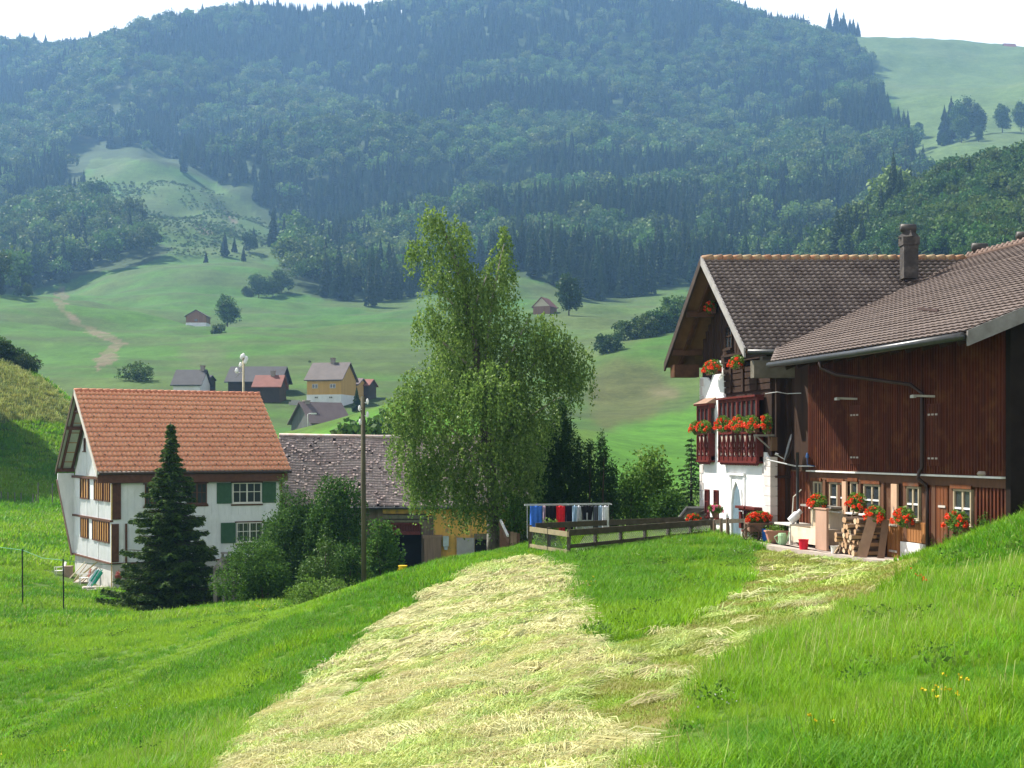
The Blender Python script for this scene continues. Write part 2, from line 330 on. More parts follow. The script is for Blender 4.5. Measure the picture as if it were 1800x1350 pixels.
    mm = inpoly(u, v, MOWN) & (y < 60); blend(mm, (.20, .27, .03)); blend(mm, (.30, .23, .10), soft(fbm(x/.8, y/1.6, 4, 7), .0, .3)*.8)
    o = npmesh('ground', np.stack([x, y, Z.ravel()], -1), F, None, smooth=True); o.data.materials.clear()
    ca = o.data.color_attributes.new('col', 'FLOAT_COLOR', 'POINT'); ca.data.foreach_set('color', np.concatenate([np.clip(C, 0, 1), np.ones((len(C), 1))], 1).astype(np.float32).ravel())
    m, n, N, L, b = newmat('meadow_ground')
    at = N.new('ShaderNodeAttribute'); at.attribute_name = 'col'
    ps = N.new('ShaderNodeNewGeometry').outputs['Position']
    c = mixn(N, L, ramp(N, L, noise(N, L, ps, .9, 7, .7), .3, .7), at.outputs['Color'], (.62, .62, .55), 'MULTIPLY')
    c = mixn(N, L, ramp(N, L, noise(N, L, ps, .05, 6, .62, (1, .6, 1)), .35, .7), c, (.72, .74, .7), 'MULTIPLY')
    c = mixn(N, L, ramp(N, L, noise(N, L, ps, .55, 5, .6, (.06, .06, 1.3)), .42, .62), c, (.86, .87, .84), 'MULTIPLY')
    c = mixn(N, L, ramp(N, L, noise(N, L, ps, .22, 9, .72, (1, .6, 1)), .40, .60), c, (.74, .77, .70), 'MULTIPLY')
    L.new(c, b.inputs['Base Color']); b.inputs['Roughness'].default_value = .9; b.inputs['Specular IOR Level'].default_value = .15
    bn = N.new('ShaderNodeBump'); bn.inputs['Strength'].default_value = .6; bn.inputs['Distance'].default_value = .15
    L.new(noise(N, L, ps, 1.7, 6, .7), bn.inputs['Height']); L.new(bn.outputs[0], b.inputs['Normal'])
    o.data.materials.append(m); tag(o, kind='structure')
    return o
GROUND = build_ground()
# ---------------------------------------------------------------- haze
def haze():
    mb = MB(); x0, x1, y0, y1, z0, z1 = -2700, 4300, -60, 2750, -60, 860
    mb.box(x0, x1, y0, y1, z0, z1); o = mb.build('haze', [])
    m = bpy.data.materials.new('valley_haze'); m.use_nodes = True; n = m.node_tree; n.nodes.remove(n.nodes['Principled BSDF'])
    p = n.nodes.new('ShaderNodeVolumePrincipled'); p.inputs['Color'].default_value = (.31, .58, 1., 1); p.inputs['Density'].default_value = HAZE_D; p.inputs['Anisotropy'].default_value = .2
    n.links.new(p.outputs[0], n.nodes['Material Output'].inputs['Volume']); o.data.materials.append(m); tag(o, kind='stuff')
HAZE_D = .00015
haze()
# ---------------------------------------------------------------- vegetation helpers
def unit(a): return a/(np.linalg.norm(a, axis=-1, keepdims=True)+1e-9)
def leaves(C, size, aspect=.5, r=rng, D=None, jit=1.0):
    """rhombus leaves at C; D = preferred long axis"""
    n = len(C); d = r.normal(size=(n, 3))
    if D is not None: d = D+d*jit*.35
    d = unit(d); w_ = unit(np.cross(d, r.normal(size=(n, 3)))); s = (size*(.7+.6*r.random(n)))[:, None] if np.isscalar(size) else size[:, None]
    V = np.stack([C-d*s*.5, C+w_*s*aspect*.5, C+d*s*.5, C-w_*s*aspect*.5], 1).reshape(-1, 3)
    return V, np.arange(4*n).reshape(n, 4)
def sphere_pts(n, r=rng): return unit(r.normal(size=(n, 3)))
def blob_leaves(blobs, per, clump=.35, ncl=None, leaf=.1, shell=.55, aspect=.55, r=rng, up=.15):
    """leaf clumps spread over ellipsoids. blobs: (cx,cy,cz,rx,ry,rz)"""
    out = []
    for b in blobs:
        c = np.array(b[:3]); rr = np.array(b[3:]); A = (rr.prod())**(2/3)
        k = max(6, int(A/(clump*clump)*1.6)) if ncl is None else ncl
        d = sphere_pts(k, r); rad = shell+(1-shell)*r.random(k)**.5
        rad = rad*(1+.22*np.sin(d[:, 0]*5+c[0])*np.cos(d[:, 2]*4+c[1]))
        cc = c+d*rr*rad[:, None]; m = max(1, int(per/k*1.0)) if per else 12
        L_ = cc[:, None, :]+r.normal(size=(k, m, 3))*clump*.42*np.array((1, 1, .7))
        out.append(L_.reshape(-1, 3))
    C = np.concatenate(out); return leaves(C, leaf, aspect, r)
def tree_trunk(parent, path, radii, mat, name='trunk', limbs=()):
    mb = MB(); mb.tube(path, radii, 9)
    for p, rr in limbs: mb.tube(p, rr, 6)
    return mb.build(name, mat, parent, True)
BARK = M('bark', (.09,.065,.045), (.04,.032,.025), 8, (1,1,.25), .9, .4)
BARKG = M('bark_grey', (.16,.14,.11), (.07,.06,.05), 6, (1,1,.3), .9, .4)
# ---- prototypes for the far wood (meshes only)
def conifer_mesh(seed, H=1.0, Rr=.17, layers=15):
    r = np.random.default_rng(seed); Vs = []; Fs = []; b = 0
    for i in range(layers):
        t = i/(layers-1); z = .12+.86*t; rad = Rr*(1-t)**.85*(.85+.3*r.random())+.008
        k = int(5+9*(1-t)); a0 = r.random()*7
        for j in range(k):
            a = a0+2*math.pi*j/k+r.normal()*.15; q = rad*(.7+.45*r.random()); dz = -.035-.05*(1-t)*r.random()
            d = np.array((math.cos(a), math.sin(a), 0)); s = np.array((-math.sin(a), math.cos(a), 0)); w_ = q*.33+.006
            p0 = np.array((0, 0, z+.02)); p1 = d*q*.6+s*w_+(0, 0, z+dz*.4); p2 = d*q+(0, 0, z+dz*1.1); p3 = d*q*.6-s*w_+(0, 0, z+dz*.4+.0)
            Vs += [p0, p1, p2, p3]; Fs.append((b, b+1, b+2, b+3)); b += 4
            p0 = d*q*.15+(0, 0, z-.02); p1 = d*q*.75+(0, 0, z+.02+dz*.3); p2 = d*q*1.02+(0, 0, z+dz*1.3); p3 = d*q*.6+(0, 0, z-.045+dz)
            Vs += [p0, p1, p2, p3]; Fs.append((b, b+1, b+2, b+3)); b += 4
    return np.array(Vs), np.array(Fs)
def broad_mesh(seed, wid=.32, n=42, leaf=.085, m=11):
    r = np.random.default_rng(seed); d = sphere_pts(n, r); d[:, 2] = np.abs(d[:, 2])*1.0-.35*r.random(n)
    rad = .7+.35*r.random(n); c = np.array((0, 0, .58))+d*np.array((wid, wid, .38))*rad[:, None]
    c[:, 2] = np.maximum(c[:, 2], .12)
    C = (c[:, None]+r.normal(size=(n, m, 3))*.05).reshape(-1, 3)
    return leaves(C, leaf, .8, r)
def raw(name, V, F, mats, mi=None):
    me = bpy.data.meshes.new(name); me.from_pydata(V.tolist(), [], [tuple(map(int, f)) for f in F]); me.update()
    for m in mats: me.materials.append(m)
    if mi is not None: me.polygons.foreach_set('material_index', mi)
    return bpy.data.objects.new(name, me)
def scatter(name, pts, rots, scl, idx, protos, label=None, cat=None, kind='stuff'):
    col = bpy.data.collections.new(name+'_kinds')
    for i, p in enumerate(protos): p.name = "%s_kind_%02d" % (name, i); col.objects.link(p)
    me = bpy.data.meshes.new(name); me.vertices.add(len(pts)); me.vertices.foreach_set('co', np.asarray(pts, np.float32).ravel())
    for nm, ty, ar, key in (('rot', 'FLOAT_VECTOR', rots, 'vector'), ('scl', 'FLOAT', scl, 'value'), ('idx', 'INT', idx, 'value')):
        a = me.attributes.new(nm, ty, 'POINT'); a.data.foreach_set(key, np.asarray(ar, np.int32 if ty == 'INT' else np.float32).ravel())
    o = link(name, me); tag(o, label, cat, kind=kind)
    g = bpy.data.node_groups.new(name, 'GeometryNodeTree')
    g.interface.new_socket('Geometry', in_out='INPUT', socket_type='NodeSocketGeometry'); g.interface.new_socket('Geometry', in_out='OUTPUT', socket_type='NodeSocketGeometry')
    N = g.nodes; gi = N.new('NodeGroupInput'); go = N.new('NodeGroupOutput'); ci = N.new('GeometryNodeCollectionInfo'); ip = N.new('GeometryNodeInstanceOnPoints')
    ci.inputs['Collection'].default_value = col; ci.inputs['Separate Children'].default_value = True; ci.inputs['Reset Children'].default_value = True
    mp_ = N.new('GeometryNodeMeshToPoints'); g.links.new(gi.outputs[0], mp_.inputs[0]); g.links.new(mp_.outputs[0], ip.inputs['Points'])
    g.links.new(ci.outputs[0], ip.inputs['Instance']); ip.inputs['Pick Instance'].default_value = True
    def na(nm, ty):
        a = N.new('GeometryNodeInputNamedAttribute'); a.data_type = ty; a.inputs['Name'].default_value = nm; return a.outputs['Attribute']
    g.links.new(na('idx', 'INT'), ip.inputs['Instance Index']); g.links.new(na('scl', 'FLOAT'), ip.inputs['Scale'])
    er = N.new('FunctionNodeEulerToRotation'); g.links.new(na('rot', 'FLOAT_VECTOR'), er.inputs[0]); g.links.new(er.outputs[0], ip.inputs['Rotation'])
    g.links.new(ip.outputs[0], go.inputs[0]); md = o.modifiers.new('scatter', 'NODES'); md.node_group = g
    return o
LF_CON = leafM('needles_far', (.022,.048,.018), (.04,.075,.025), .12, .6, (.75, 1.25))
LF_BRD = leafM('leaves_far', (.07,.135,.028), (.115,.19,.045), .3, .6, (.55, 1.35))
LF_BRD2 = leafM('leaves_far_dark', (.04,.09,.018), (.075,.14,.028), .3, .6, (.6, 1.3))
# ---- the wood on the mountain
FOREST_N = 15000
def forest():
    r = np.random.default_rng(11)
    n = FOREST_N*6; Y = np.sqrt(r.random(n)*(2260**2-560**2)+560**2); u = r.random(n)*2500-350
    X = (u-U0)/FOC*Y; v = VV(u, Y)
    ok = inpoly(u+26*fbm(X/28, Y/28, 3, 3), v+20*fbm(X/30, Y/40, 3, 5), FOREST) & (Y > 560)
    hole = inpoly(u, v, [(115,262),(150,250),(250,262),(420,330),(490,390),(500,460),(300,450),(250,425),(190,385),(112,322)])
    ok &= ~(hole & (r.random(n) > .035))
    p = np.stack([X, Y, (V0-v)/FOC*Y], 1)[ok][:FOREST_N]; u = u[ok][:FOREST_N]; v = v[ok][:FOREST_N]
    n = len(p); con = fbm(p[:, 0]/120, p[:, 1]/120, 3, 12)+.25*r.normal(size=n)*.5 + .12*((u > 560) & (u < 1230)) -.12*(u < 300)
    idx = np.where(con > .02, r.integers(0, 3, n), 3+r.integers(0, 4, n))
    scl = np.where(idx < 3, 18+15*r.random(n), 14+15*r.random(n)**1.4); rot = np.zeros((n, 3)); rot[:, 2] = r.random(n)*6.28
    return p, rot, scl, idx
def near_wood():
    r = np.random.default_rng(12); n = 9000
    Y = 330+r.random(n)*430; u = 1440+r.random(n)*900; X = (u-U0)/FOC*Y; v = VV(u, Y)
    ok = (u > 1470+(760-Y)*.10) & (v < 470+(u > 1700)*200); p = np.stack([X, Y, (V0-v)/FOC*Y], 1)[ok][:2600]; n = len(p)
    idx = np.where(r.random(n) < .15, r.integers(0, 3, n), 5+r.integers(0, 2, n)); rot = np.zeros((n, 3)); rot[:, 2] = r.random(n)*6.28
    return p, rot, 9+7*r.random(n), idx
def far_protos():
    L_ = []
    for s in range(3): V, F = conifer_mesh(s, Rr=(.15, .18, .13)[s]); L_.append(raw('conifer', V, F, [LF_CON]))
    for s in range(4): V, F = broad_mesh(20+s, (.34, .3, .38, .32)[s]); L_.append(raw('broadleaf', V, F, [LF_BRD if s < 2 else LF_BRD2]))
    return L_
_fp = forest(); scatter('forest', *_fp, far_protos(), 'mixed spruce and broadleaf forest covering the hazy mountainside', 'forest')
_nw = near_wood(); scatter('hillside_wood', *_nw, far_protos(), 'dark green wood on the nearer hill behind the brown roofs', 'wood')
def scrub():
    r = np.random.default_rng(31); n = 60000; Y = 760+r.random(n)*560; u = 60+r.random(n)*480; X = (u-U0)/FOC*Y; v = VV(u, Y)
    ok = inpoly(u, v, [(112,262),(250,268),(420,333),(490,395),(500,460),(300,450),(250,425),(190,385),(112,322)]) & (fbm(X/30, Y/40, 3, 44)+.15*r.normal(size=n) > .0); p = np.stack([X, Y, (V0-v)/FOC*Y], 1)[ok][:2600]; n = len(p); rot = np.zeros((n, 3)); rot[:, 2] = r.random(n)*6
    Y = 330+r.random(9000)*560; u = r.random(9000)*1300; X = (u-U0)/FOC*Y; v = VV(u, Y); k = (fbm(X/40, Y/50, 3, 46) > .22) & ~inpoly(u, v, FOREST); q = np.stack([X, Y, (V0-v)/FOC*Y], 1)[k][:1]; rq = np.zeros((len(q), 3))
    scatter('scrub', np.concatenate([p, q]), np.concatenate([rot, rq]), np.concatenate([1.2+2.6*r.random(n)**2, .6+1.0*r.random(len(q))]), r.integers(3, 7, n+len(q)), far_protos(), 'low scrub growing over the felled clearing and along the pastures', 'scrub')
scrub()
# ---- single far trees and bushes: trunk and crown of their own
def far_tree(u, Y, h, kind, label, group=None, wid=None, name=None, cat='tree', seed=None):
    g = G(u, Y); seed = seed if seed is not None else int(abs(u*7+Y))
    if kind == 'bush':
        t = thing(name or 'bush', g, label, 'bush', group); r = np.random.default_rng(seed); wd = wid or h
        bl = [(g[0]+wd*.25*r.normal(), g[1]+wd*.2*r.normal(), g[2]+h*.45, wd*.42, wd*.42, h*.5) for _ in range(3)]
        V, F = blob_leaves(bl, 900, h*.16, ncl=60, leaf=h*.10, aspect=.8, r=r, shell=.35); npmesh('foliage', V, F, LF_BRD2, t); return t
    t = thing(name or ('spruce_tree' if kind == 'con' else 'broadleaf_tree'), g, label, cat, group)
    tree_trunk(t, [g-(0, 0, .5), g+(0, 0, h*(.9 if kind == 'con' else .55))], [h*.02, h*.006], BARK)
    if kind == 'con': V, F = conifer_mesh(seed, Rr=.2, layers=20); V = V*h
    else:
        r = np.random.default_rng(seed); wd = wid or h*.75
        bl = [(0, 0, h*.58, wd*.5, wd*.5, h*.42), (wd*.12, 0, h*.42, wd*.42, wd*.42, h*.28), (-wd*.12, 0, h*.72, wd*.3, wd*.3, h*.25)]
        V, F = blob_leaves(bl, 1500, h*.10, ncl=95, leaf=h*.055, aspect=.8, r=r, shell=.35)
    npmesh('crown', V+g, F, LF_CON if kind == 'con' else LF_BRD2, t); return t
far_tree(400, 600, 13.5, 'brd', 'round dark tree beside the small wooden barn on the far pasture', wid=10)
far_tree(1000, 505, 14.5, 'brd', 'tall rounded tree right of the hut with the pale gable', wid=8.5)
far_tree(1068, 385, 5.2, 'bush', 'round bush on top of the brown slope', wid=5)
for i, (u_, Y_, h_) in enumerate([(1112,412,6),(1125,408,6.5),(1138,412,6.5),(1150,415,7.5),(1163,418,7.5),(1176,420,8.5),(1190,424,9.5),(1205,426,9)]):
    far_tree(u_, Y_, h_, 'bush', 'one of the bushes in the row climbing right on the far slope', 'bushes in the row behind the eaves', wid=6)
for u_, Y_, h_ in [(455,800,14),(435,795,7),(495,815,14),(480,805,10)]:
    far_tree(u_, Y_, h_, 'brd', 'one of the small dark trees at the forest corner above the barn', 'trees at the forest corner', wid=h_*.95)
far_tree(378, 500, 4.5, 'bush', 'small bush on the grassy mound above the dark farm roofs', wid=3.5)
far_tree(250, 330, 4, 'bush', 'dark bush showing just above the orange ridge', wid=8)
far_tree(1100, 470, 2.5, 'bush', 'low bush on the pale pasture right of the tall rounded tree', wid=4.5)
far_tree(655, 860, 12, 'brd', 'lone tree at the lower forest edge', wid=9)
far_tree(48, 640, 6, 'brd', 'small tree at the left edge above the hedge', wid=4)
for u_, Y_, h_ in [(395,960,17),(438,985,14),(362,930,9),(412,980,11),(428,900,10),(446,1010,15)]:
    far_tree(u_, Y_, h_, 'con' if h_ != 14 else 'brd', 'one of the thin trees left standing in the felled clearing', 'trees in the clearing')
for u_, Y_, h_ in [(1672,1350,42),(1660,1335,38),(1688,1345,34),(1703,1350,36),(1716,1340,30),(1690,1310,26)]:
    far_tree(u_, Y_, h_, 'con' if u_ < 1680 else 'brd', 'tree of the isolated dark clump on the upper right pasture', 'trees of the isolated clump', wid=h_*.55)
for u_, Y_, h_ in [(1762,1330,26),(1795,1345,28),(1615,1400,16),(1720,1290,14),(1660,1300,12)]:
    far_tree(u_, Y_, h_, 'brd', 'single tree dotting the upper right pasture', 'single trees on the upper pasture', wid=h_*.5)
for u_, h_ in [(1470,42),(1458,34),(1483,38),(1494,30),(1508,26),(1500,30),(1478,30)]:
    far_tree(u_, 2120+u_ % 7, h_, 'con', 'spruce of the dark group standing on the skyline', 'spruces on the skyline')
for u_, h_ in [(430,34),(442,38),(455,30),(470,34),(488,38),(35,34),(60,36),(80,34),(110,30),(158,38),(185,30),(1310,36),(1300,32)]:
    far_tree(u_, 2130+u_ % 5, h_, 'con', 'taller spruce breaking the forest skyline', 'tall spruces along the ridge')
for u_, Y_, h_ in [(-150,158,21),(-190,165,22),(-120,168,17),(-170,148,18),(-230,156,20)]: far_tree(u_, Y_, h_, 'brd', 'tall tree beyond the left edge shading the hillside', 'trees left of the frame', wid=h_*.6)
def htop(u, Y, v): return float((VV(u, Y)-v)*Y/FOC)
for u_, v_, w_, l_ in [(612,745,3,'low leafy bush left of the pole above the barn ridge'),(655,730,4.5,'leafy bush right of the pole above the barn ridge'),(690,727,5,'dark leafy bush beside the birch above the barn ridge')]:
    far_tree(u_, 128, htop(u_, 128, v_), 'bush', l_, wid=w_)
far_tree(627, 275, 5.0, 'con', 'small dark conifer below the yellow house', name='conifer')
for u_ in (-20, -4, 12, 26, 38, 50): far_tree(u_, 190, 2.6-(u_ > 30)*.7, 'bush', 'bush of the dark hedge on top of the left hill', 'hedge bushes on the left hill', wid=3.2)
# ---------------------------------------------------------------- tiled roofs and windows
def tile_roof(name, mat, parent, P00, U, Vv, nu, nv, amp=.03, lip=.05, seg=6, ymax=None, ymin=None, thick=.0, sag=0.0, wave='pan'):
    """P00 eave corner, U along the eave, Vv up the slope (may be sheared); every course a rippled strip with its own lip.
    ymax(t): highest course fraction allowed at eave fraction t, ymin likewise"""
    P00, U, Vv = (np.array(a, float) for a in (P00, U, Vv)); Nn = np.cross(U, Vv); Nn /= np.linalg.norm(Nn); Nn = Nn if Nn[2] > 0 else -Nn
    cols = nu*seg+1; t = np.linspace(0, 1, cols); ph = (np.arange(cols) % seg)/seg
    prof = (amp*np.cos(2*np.pi*ph) if wave == 'pan' else amp*(ph < .5)) if amp else np.zeros(cols)
    vs = []; fs = []; uvs = []; b = 0
    hi = np.ones(cols) if ymax is None else np.clip([ymax(x) for x in t], 0, 1); lo = np.zeros(cols) if ymin is None else np.clip([ymin(x) for x in t], 0, 1)
    for j in range(nv):
        j0 = np.clip(np.full(cols, j/nv), lo, hi); j1 = np.clip(np.full(cols, (j+1.12)/nv), lo, hi)
        if (j1-j0).max() <= 1e-6: continue
        js = rng.normal()*.004
        def rowp(jj, off):
            p = P00+t[:, None]*U+jj[:, None]*Vv+(off+prof)[:, None]*Nn
            p[:, 2] -= sag*np.sin(np.pi*t)*1.0; return p
        r0 = rowp(np.clip(j0+.22/nv, lo, hi), np.full(cols, -.01)); r1 = rowp(j0, np.full(cols, lip+js)); r2 = rowp(j1, np.full(cols, 0.))
        vs += [r0, r1, r2]
        k = np.arange(cols-1); keep = (j1[:-1]-j0[:-1] > 1e-6) | (j1[1:]-j0[1:] > 1e-6); k = k[keep]
        fs.append(np.stack([b+k, b+k+1, b+cols+k+1, b+cols+k], 1)); fs.append(np.stack([b+cols+k, b+cols+k+1, b+2*cols+k+1, b+2*cols+k], 1)); b += 3*cols
        uv = np.stack([t*nu+.02, np.full(cols, j+.5)], 1); uvs += [uv, uv, uv]
    V = np.concatenate(vs); F = np.concatenate(fs); UV = np.concatenate(uvs)
    o = npmesh(name, V, F, mat, parent); l = o.data.uv_layers.new(name='UVMap')
    fc = F.copy(); uvf = UV[F.ravel()].reshape(-1, 4, 2); uvf[:, :, 0] = uvf[:, :, 0].min(1, keepdims=True)+.01
    l.data.foreach_set('uv', uvf.astype(np.float32).ravel()); return o
WHITE_P = M('white_paint', (.78,.78,.76), (.66,.67,.66), 5, rough=.5)
WHITE_B = M('white_boards', (.76,.77,.76), (.62,.65,.65), 3, (1,1,.3), .6, .1, dirt=((.63,.65,.62), 1.1))
def window(T, parent, axis, h0, h1, z0, z1, d, fm, leaves=2, out=-1, bars=1, sill=True, fw=.05, label=None, cross=True):
    """window in the wall plane d (outside = direction out); frame mesh with the pane as its sub-part"""
    mb = MB(T); a, b = d, d+out*.07
    lo, hi = min(a, b), max(a, b); mb.ax(axis, h0, h1, lo, hi, z0, z0+fw); mb.ax(axis, h0, h1, lo, hi, z1-fw, z1)
    mb.ax(axis, h0, h0+fw, lo, hi, z0+fw, z1-fw); mb.ax(axis, h1-fw, h1, lo, hi, z0+fw, z1-fw)
    W = (h1-h0)/leaves; lo2, hi2 = min(a+out*.01, a+out*.055), max(a+out*.01, a+out*.055)
    for i in range(leaves):
        x0 = h0+i*W
        if i: mb.ax(axis, x0-.04, x0+.04, lo2, hi2+.0, z0+fw, z1-fw)
        if cross:
            for k in range(bars): zz = z0+(z1-z0)*(k+1)/(bars+1)*(1.1 if bars == 1 else 1); mb.ax(axis, x0+fw, x0+W-fw, lo2, hi2, zz-.02, zz+.02)
            mb.ax(axis, x0+W/2-.015, x0+W/2+.015, lo2, hi2, z0+fw, z1-fw)
    if sill: lo3, hi3 = min(a, a+out*.14), max(a, a+out*.14); mb.ax(axis, h0-.05, h1+.05, lo3, hi3, z0-.07, z0-.003)
    f = mb.build('window', fm, parent)
    p = MB(T); lo4, hi4 = min(a+out*.005, a+out*.02), max(a+out*.005, a+out*.02); p.ax(axis, h0+.01, h1-.01, lo4, hi4, z0+.01, z1-.01); p.build('pane', glassM(), f)
    return f
def shutter(T, parent, axis, h0, h1, z0, z1, d, mat, out=-1):
    mb = MB(T); q = lambda a, b: (min(d+out*a, d+out*b), max(d+out*a, d+out*b))
    mb.ax(axis, h0, h1, *q(.01, .05), z0, z1); n = 4
    for i in range(n): x = h0+(h1-h0)*(i+.5)/n; mb.ax(axis, x-.035, x+.035, *q(.05, .065), z0+.12, z1-.12)
    mb.ax(axis, h0+.01, h1-.01, *q(.05, .08), z0+.02, z0+.1); mb.ax(axis, h0+.01, h1-.01, *q(.05, .08), z1-.1, z1-.02)
    return mb.build('shutter', mat, parent)
def battens(mb, axis, h0, h1, d, z0, z1, step, w_=.04, t=.03, out=-1, jit=0):
    n = max(1, int(round((h1-h0)/step)))
    for i in range(n+1):
        x = h0+(h1-h0)*i/n+random.uniform(-jit, jit); a, b = sorted((d, d+out*t)); mb.ax(axis, x-w_/2, x+w_/2, a, b, z0+random.uniform(0, jit), z1)
    return mb
# ================================================================ the white farmhouse with the orange roof
def farmhouse_left():
    th = R(30); C = np.array((-23.06, 82., 0)); ex = np.array((math.cos(th), math.sin(th), 0)); ey = np.array((-math.sin(th), math.cos(th), 0))
    T = lambda x, y, z: tuple(C+ex*x+ey*y+np.array((0, 0, z)))
    L_, D_, RY, ZB, ZE, ZR = 10.2, 9.4, 5.0, -8.6, -1.3, 3.55
    e = thing('farmhouse', T(L_/2, D_/2, -8.2), 'white boarded farmhouse with a steep orange tiled roof and green shutters, behind the dark spruce', 'house')
    TR = tileM('orange_tiles', (.95,.47,.27), (.90,.41,.23), (.82,.36,.21), 1, 1)
    BR = M('brown_trim', (.13,.055,.03), (.08,.035,.02), 5, rough=.6); BR2 = M('ochre_shutter', (.50,.27,.07), (.38,.19,.05), 6, (1,1,.2), .6)
    STUC = M('foundation_render', (.55,.54,.50), (.45,.44,.41), 2, rough=.9, bump=.2, dirt=((.36,.36,.31), 1.1)); GRN = M('green_shutter', (.05,.12,.06), (.035,.09,.045), 5, rough=.55)
    PUR = M('pale_soffit', (.62,.66,.58), (.52,.57,.5), 3, rough=.7)
    # walls
    mb = MB(T); mb.box(0, L_, 0, .16, -6.55, -1.95); battens(mb, 'x', .1, L_-.1, 0, -6.5, -4.25, .28, .035, .02); battens(mb, 'x', .9, L_-.1, 0, -3.95, -2.0, .42, .035, .018); mb.build('front_wall', WHITE_B, e)
    mb = MB(T); mb.box(.0, .16, .16, D_, -6.55, -1.72); battens(mb, 'y', .15, D_-.15, 0, -6.5, -5.4, .22, .03, .02); battens(mb, 'y', .15, D_-.15, 0, -4.05, -3.0, .22, .03, .02)
    for y in (.1, 3.2, 6.0, D_-.1): mb.box(-.045, 0, y-.06, y+.06, -6.5, -1.75)
    mb.build('gable_wall', WHITE_B, e)
    mb = MB(T); mb.poly([(.02, .15, -1.62), (.02, D_-.1, -1.62), (.02, RY, 2.9)], (.14, 0, 0)); battens(mb, 'y', 1.3, 8.2, .02, -1.6, -.2, .26, .03, .02); mb.box(-.02, .02, RY-1.4, RY-1.32, -1.6, 1.9); mb.box(-.02, .02, RY+1.1, RY+1.18, -1.6, 1.9); mb.build('gable_triangle', WHITE_B, e)
    mb = MB(T); mb.box(L_-.16, L_, .16, D_, -6.55, -1.72); mb.poly([(L_-.16, .15, -1.72), (L_-.16, D_-.1, -1.72), (L_-.16, RY, 2.9)], (.14, 0, 0)); mb.box(.16, L_-.16, D_-.16, D_, -6.55, -1.72); mb.build('back_wall', WHITE_B, e)
    mb = MB(T); mb.box(.05, L_-.05, .05, D_-.05, ZB, -6.62); mb.build('foundation', STUC, e)
    mb = MB(T); mb.box(-.12, .06, -.05, D_+.05, -6.64, -6.56); mb.box(-.12, .06, -.02, D_+.05, -4.2, -4.08); mb.box(-.16, .1, -.02, D_+.05, -1.78, -1.64); mb.box(.06, L_+.05, -.06, 0, -6.64, -6.56)
    mb.build('string_course', BR, e)
    mb = MB(T); mb.box(-.03, .5, -.07, -.002, -4.05, -1.96); mb.box(.75, .85, -.09, -.002, -8.0, -4.3)
    for x in (.0, .15, .3, .44): mb.box(x, x+.05, -.09, -.07, -4.05, -1.96)
    mb.box(-.03, .38, -.07, -.002, -6.5, -4.3); mb.build('corner_panel', BR, e)
    mb = MB(T); mb.box(-.06, .0, -.06, .0, -8.1, -4.3); mb.box(-.07, -.0, -.09, -.0, -4.05, -2.0); mb.build('corner_post', M('ochre_post', (.5,.36,.12), (.4,.28,.1), 5), e)
    mb = MB(T); mb.box(-.95, L_+.35, -.48, -.3, -1.92, -1.42); mb.box(-.2, L_+.2, -.3, 0, -1.95, -1.75)
    for x in np.arange(.3, L_, .9): mb.box(x, x+.1, -.45, 0, -1.75, -1.55)
    mb.build('eave_board', BR, e)
    # roof
    g, ee, gr = 1.0, .6, .5; P0 = np.array(T(-g, -ee, ZE)); P1 = np.array(T(L_+gr, -ee, ZE)); Pr = np.array(T(-g, RY, ZR))
    tile_roof('roof', TR, e, P0, P1-P0, Pr-P0, 44, 17, .04, .11, 8)
    Q0 = np.array(T(-g, D_+ee, ZE)); Q1 = np.array(T(L_+gr, D_+ee, ZE)); tile_roof('back_roof', TR, e, Q0, Q1-Q0, Pr-Q0, 46, 17, .035, .075, 4)
    mb = MB(T); nseg = 28
    for i in range(nseg): x0 = -g+(L_+g+gr)*i/nseg; x1 = -g+(L_+g+gr)*(i+1.08)/nseg; mb.tube([(x0, RY, ZR+.03), (x1, RY, ZR+.05)], [.10, .12], 8)
    mb.build('ridge_tiles', M('ridge_orange', (.66,.26,.15), (.5,.2,.12), 4), e, True)
    mb = MB(T)   # boards under the tiles, soffit
    for s_, ye in ((1, -ee), (-1, D_+ee)):
        mb.pts([(-g, ye, ZE-.03), (L_+gr, ye, ZE-.03), (L_+gr, RY, ZR-.03), (-g, RY, ZR-.03), (-g, ye, ZE-.12), (L_+gr, ye, ZE-.12), (L_+gr, RY, ZR-.12), (-g, RY, ZR-.12)], [(0,1,2,3),(7,6,5,4),(0,4,5,1),(1,5,6,2),(2,6,7,3),(3,7,4,0)])
    mb.build('roof_boards', PUR, e)
    for ye, nm in ((-ee, 'verge_board'), (D_+ee, 'verge_board')):
        mb = MB(T); mb.pts([(-g-.03, ye, ZE-.3), (-g+.03, ye, ZE-.3), (-g+.03, ye, ZE+.06), (-g-.03, ye, ZE+.06), (-g-.03, RY, ZR-.28), (-g+.03, RY, ZR-.28), (-g+.03, RY, ZR+.08), (-g-.03, RY, ZR+.08)], [(0,1,2,3),(7,6,5,4),(0,4,5,1),(1,5,6,2),(2,6,7,3),(3,7,4,0)])
        mb.build(nm, M('pale_verge', (.55,.52,.45), (.45,.42,.36), 4) if ye < 0 else M('dark_verge', (.09,.06,.03), (.05,.04,.02), 4), e)
    # rafters, collar beam and purlins under the gable overhang
    mb = MB(T); fr = lambda y, zoff: (ZE+(ZR-ZE)*((y+ee)/(RY+ee) if y < RY else (D_+ee-y)/(D_+ee-RY)))+zoff
    for x in (-.72, -.05):
        mb.bar((x, D_+.4, fr(D_+.4, -.25)), (x, RY, fr(RY, -.25)), .14, .16); mb.bar((x, -.4, fr(-.4, -.25)), (x, RY, fr(RY, -.25)), .14, .16)
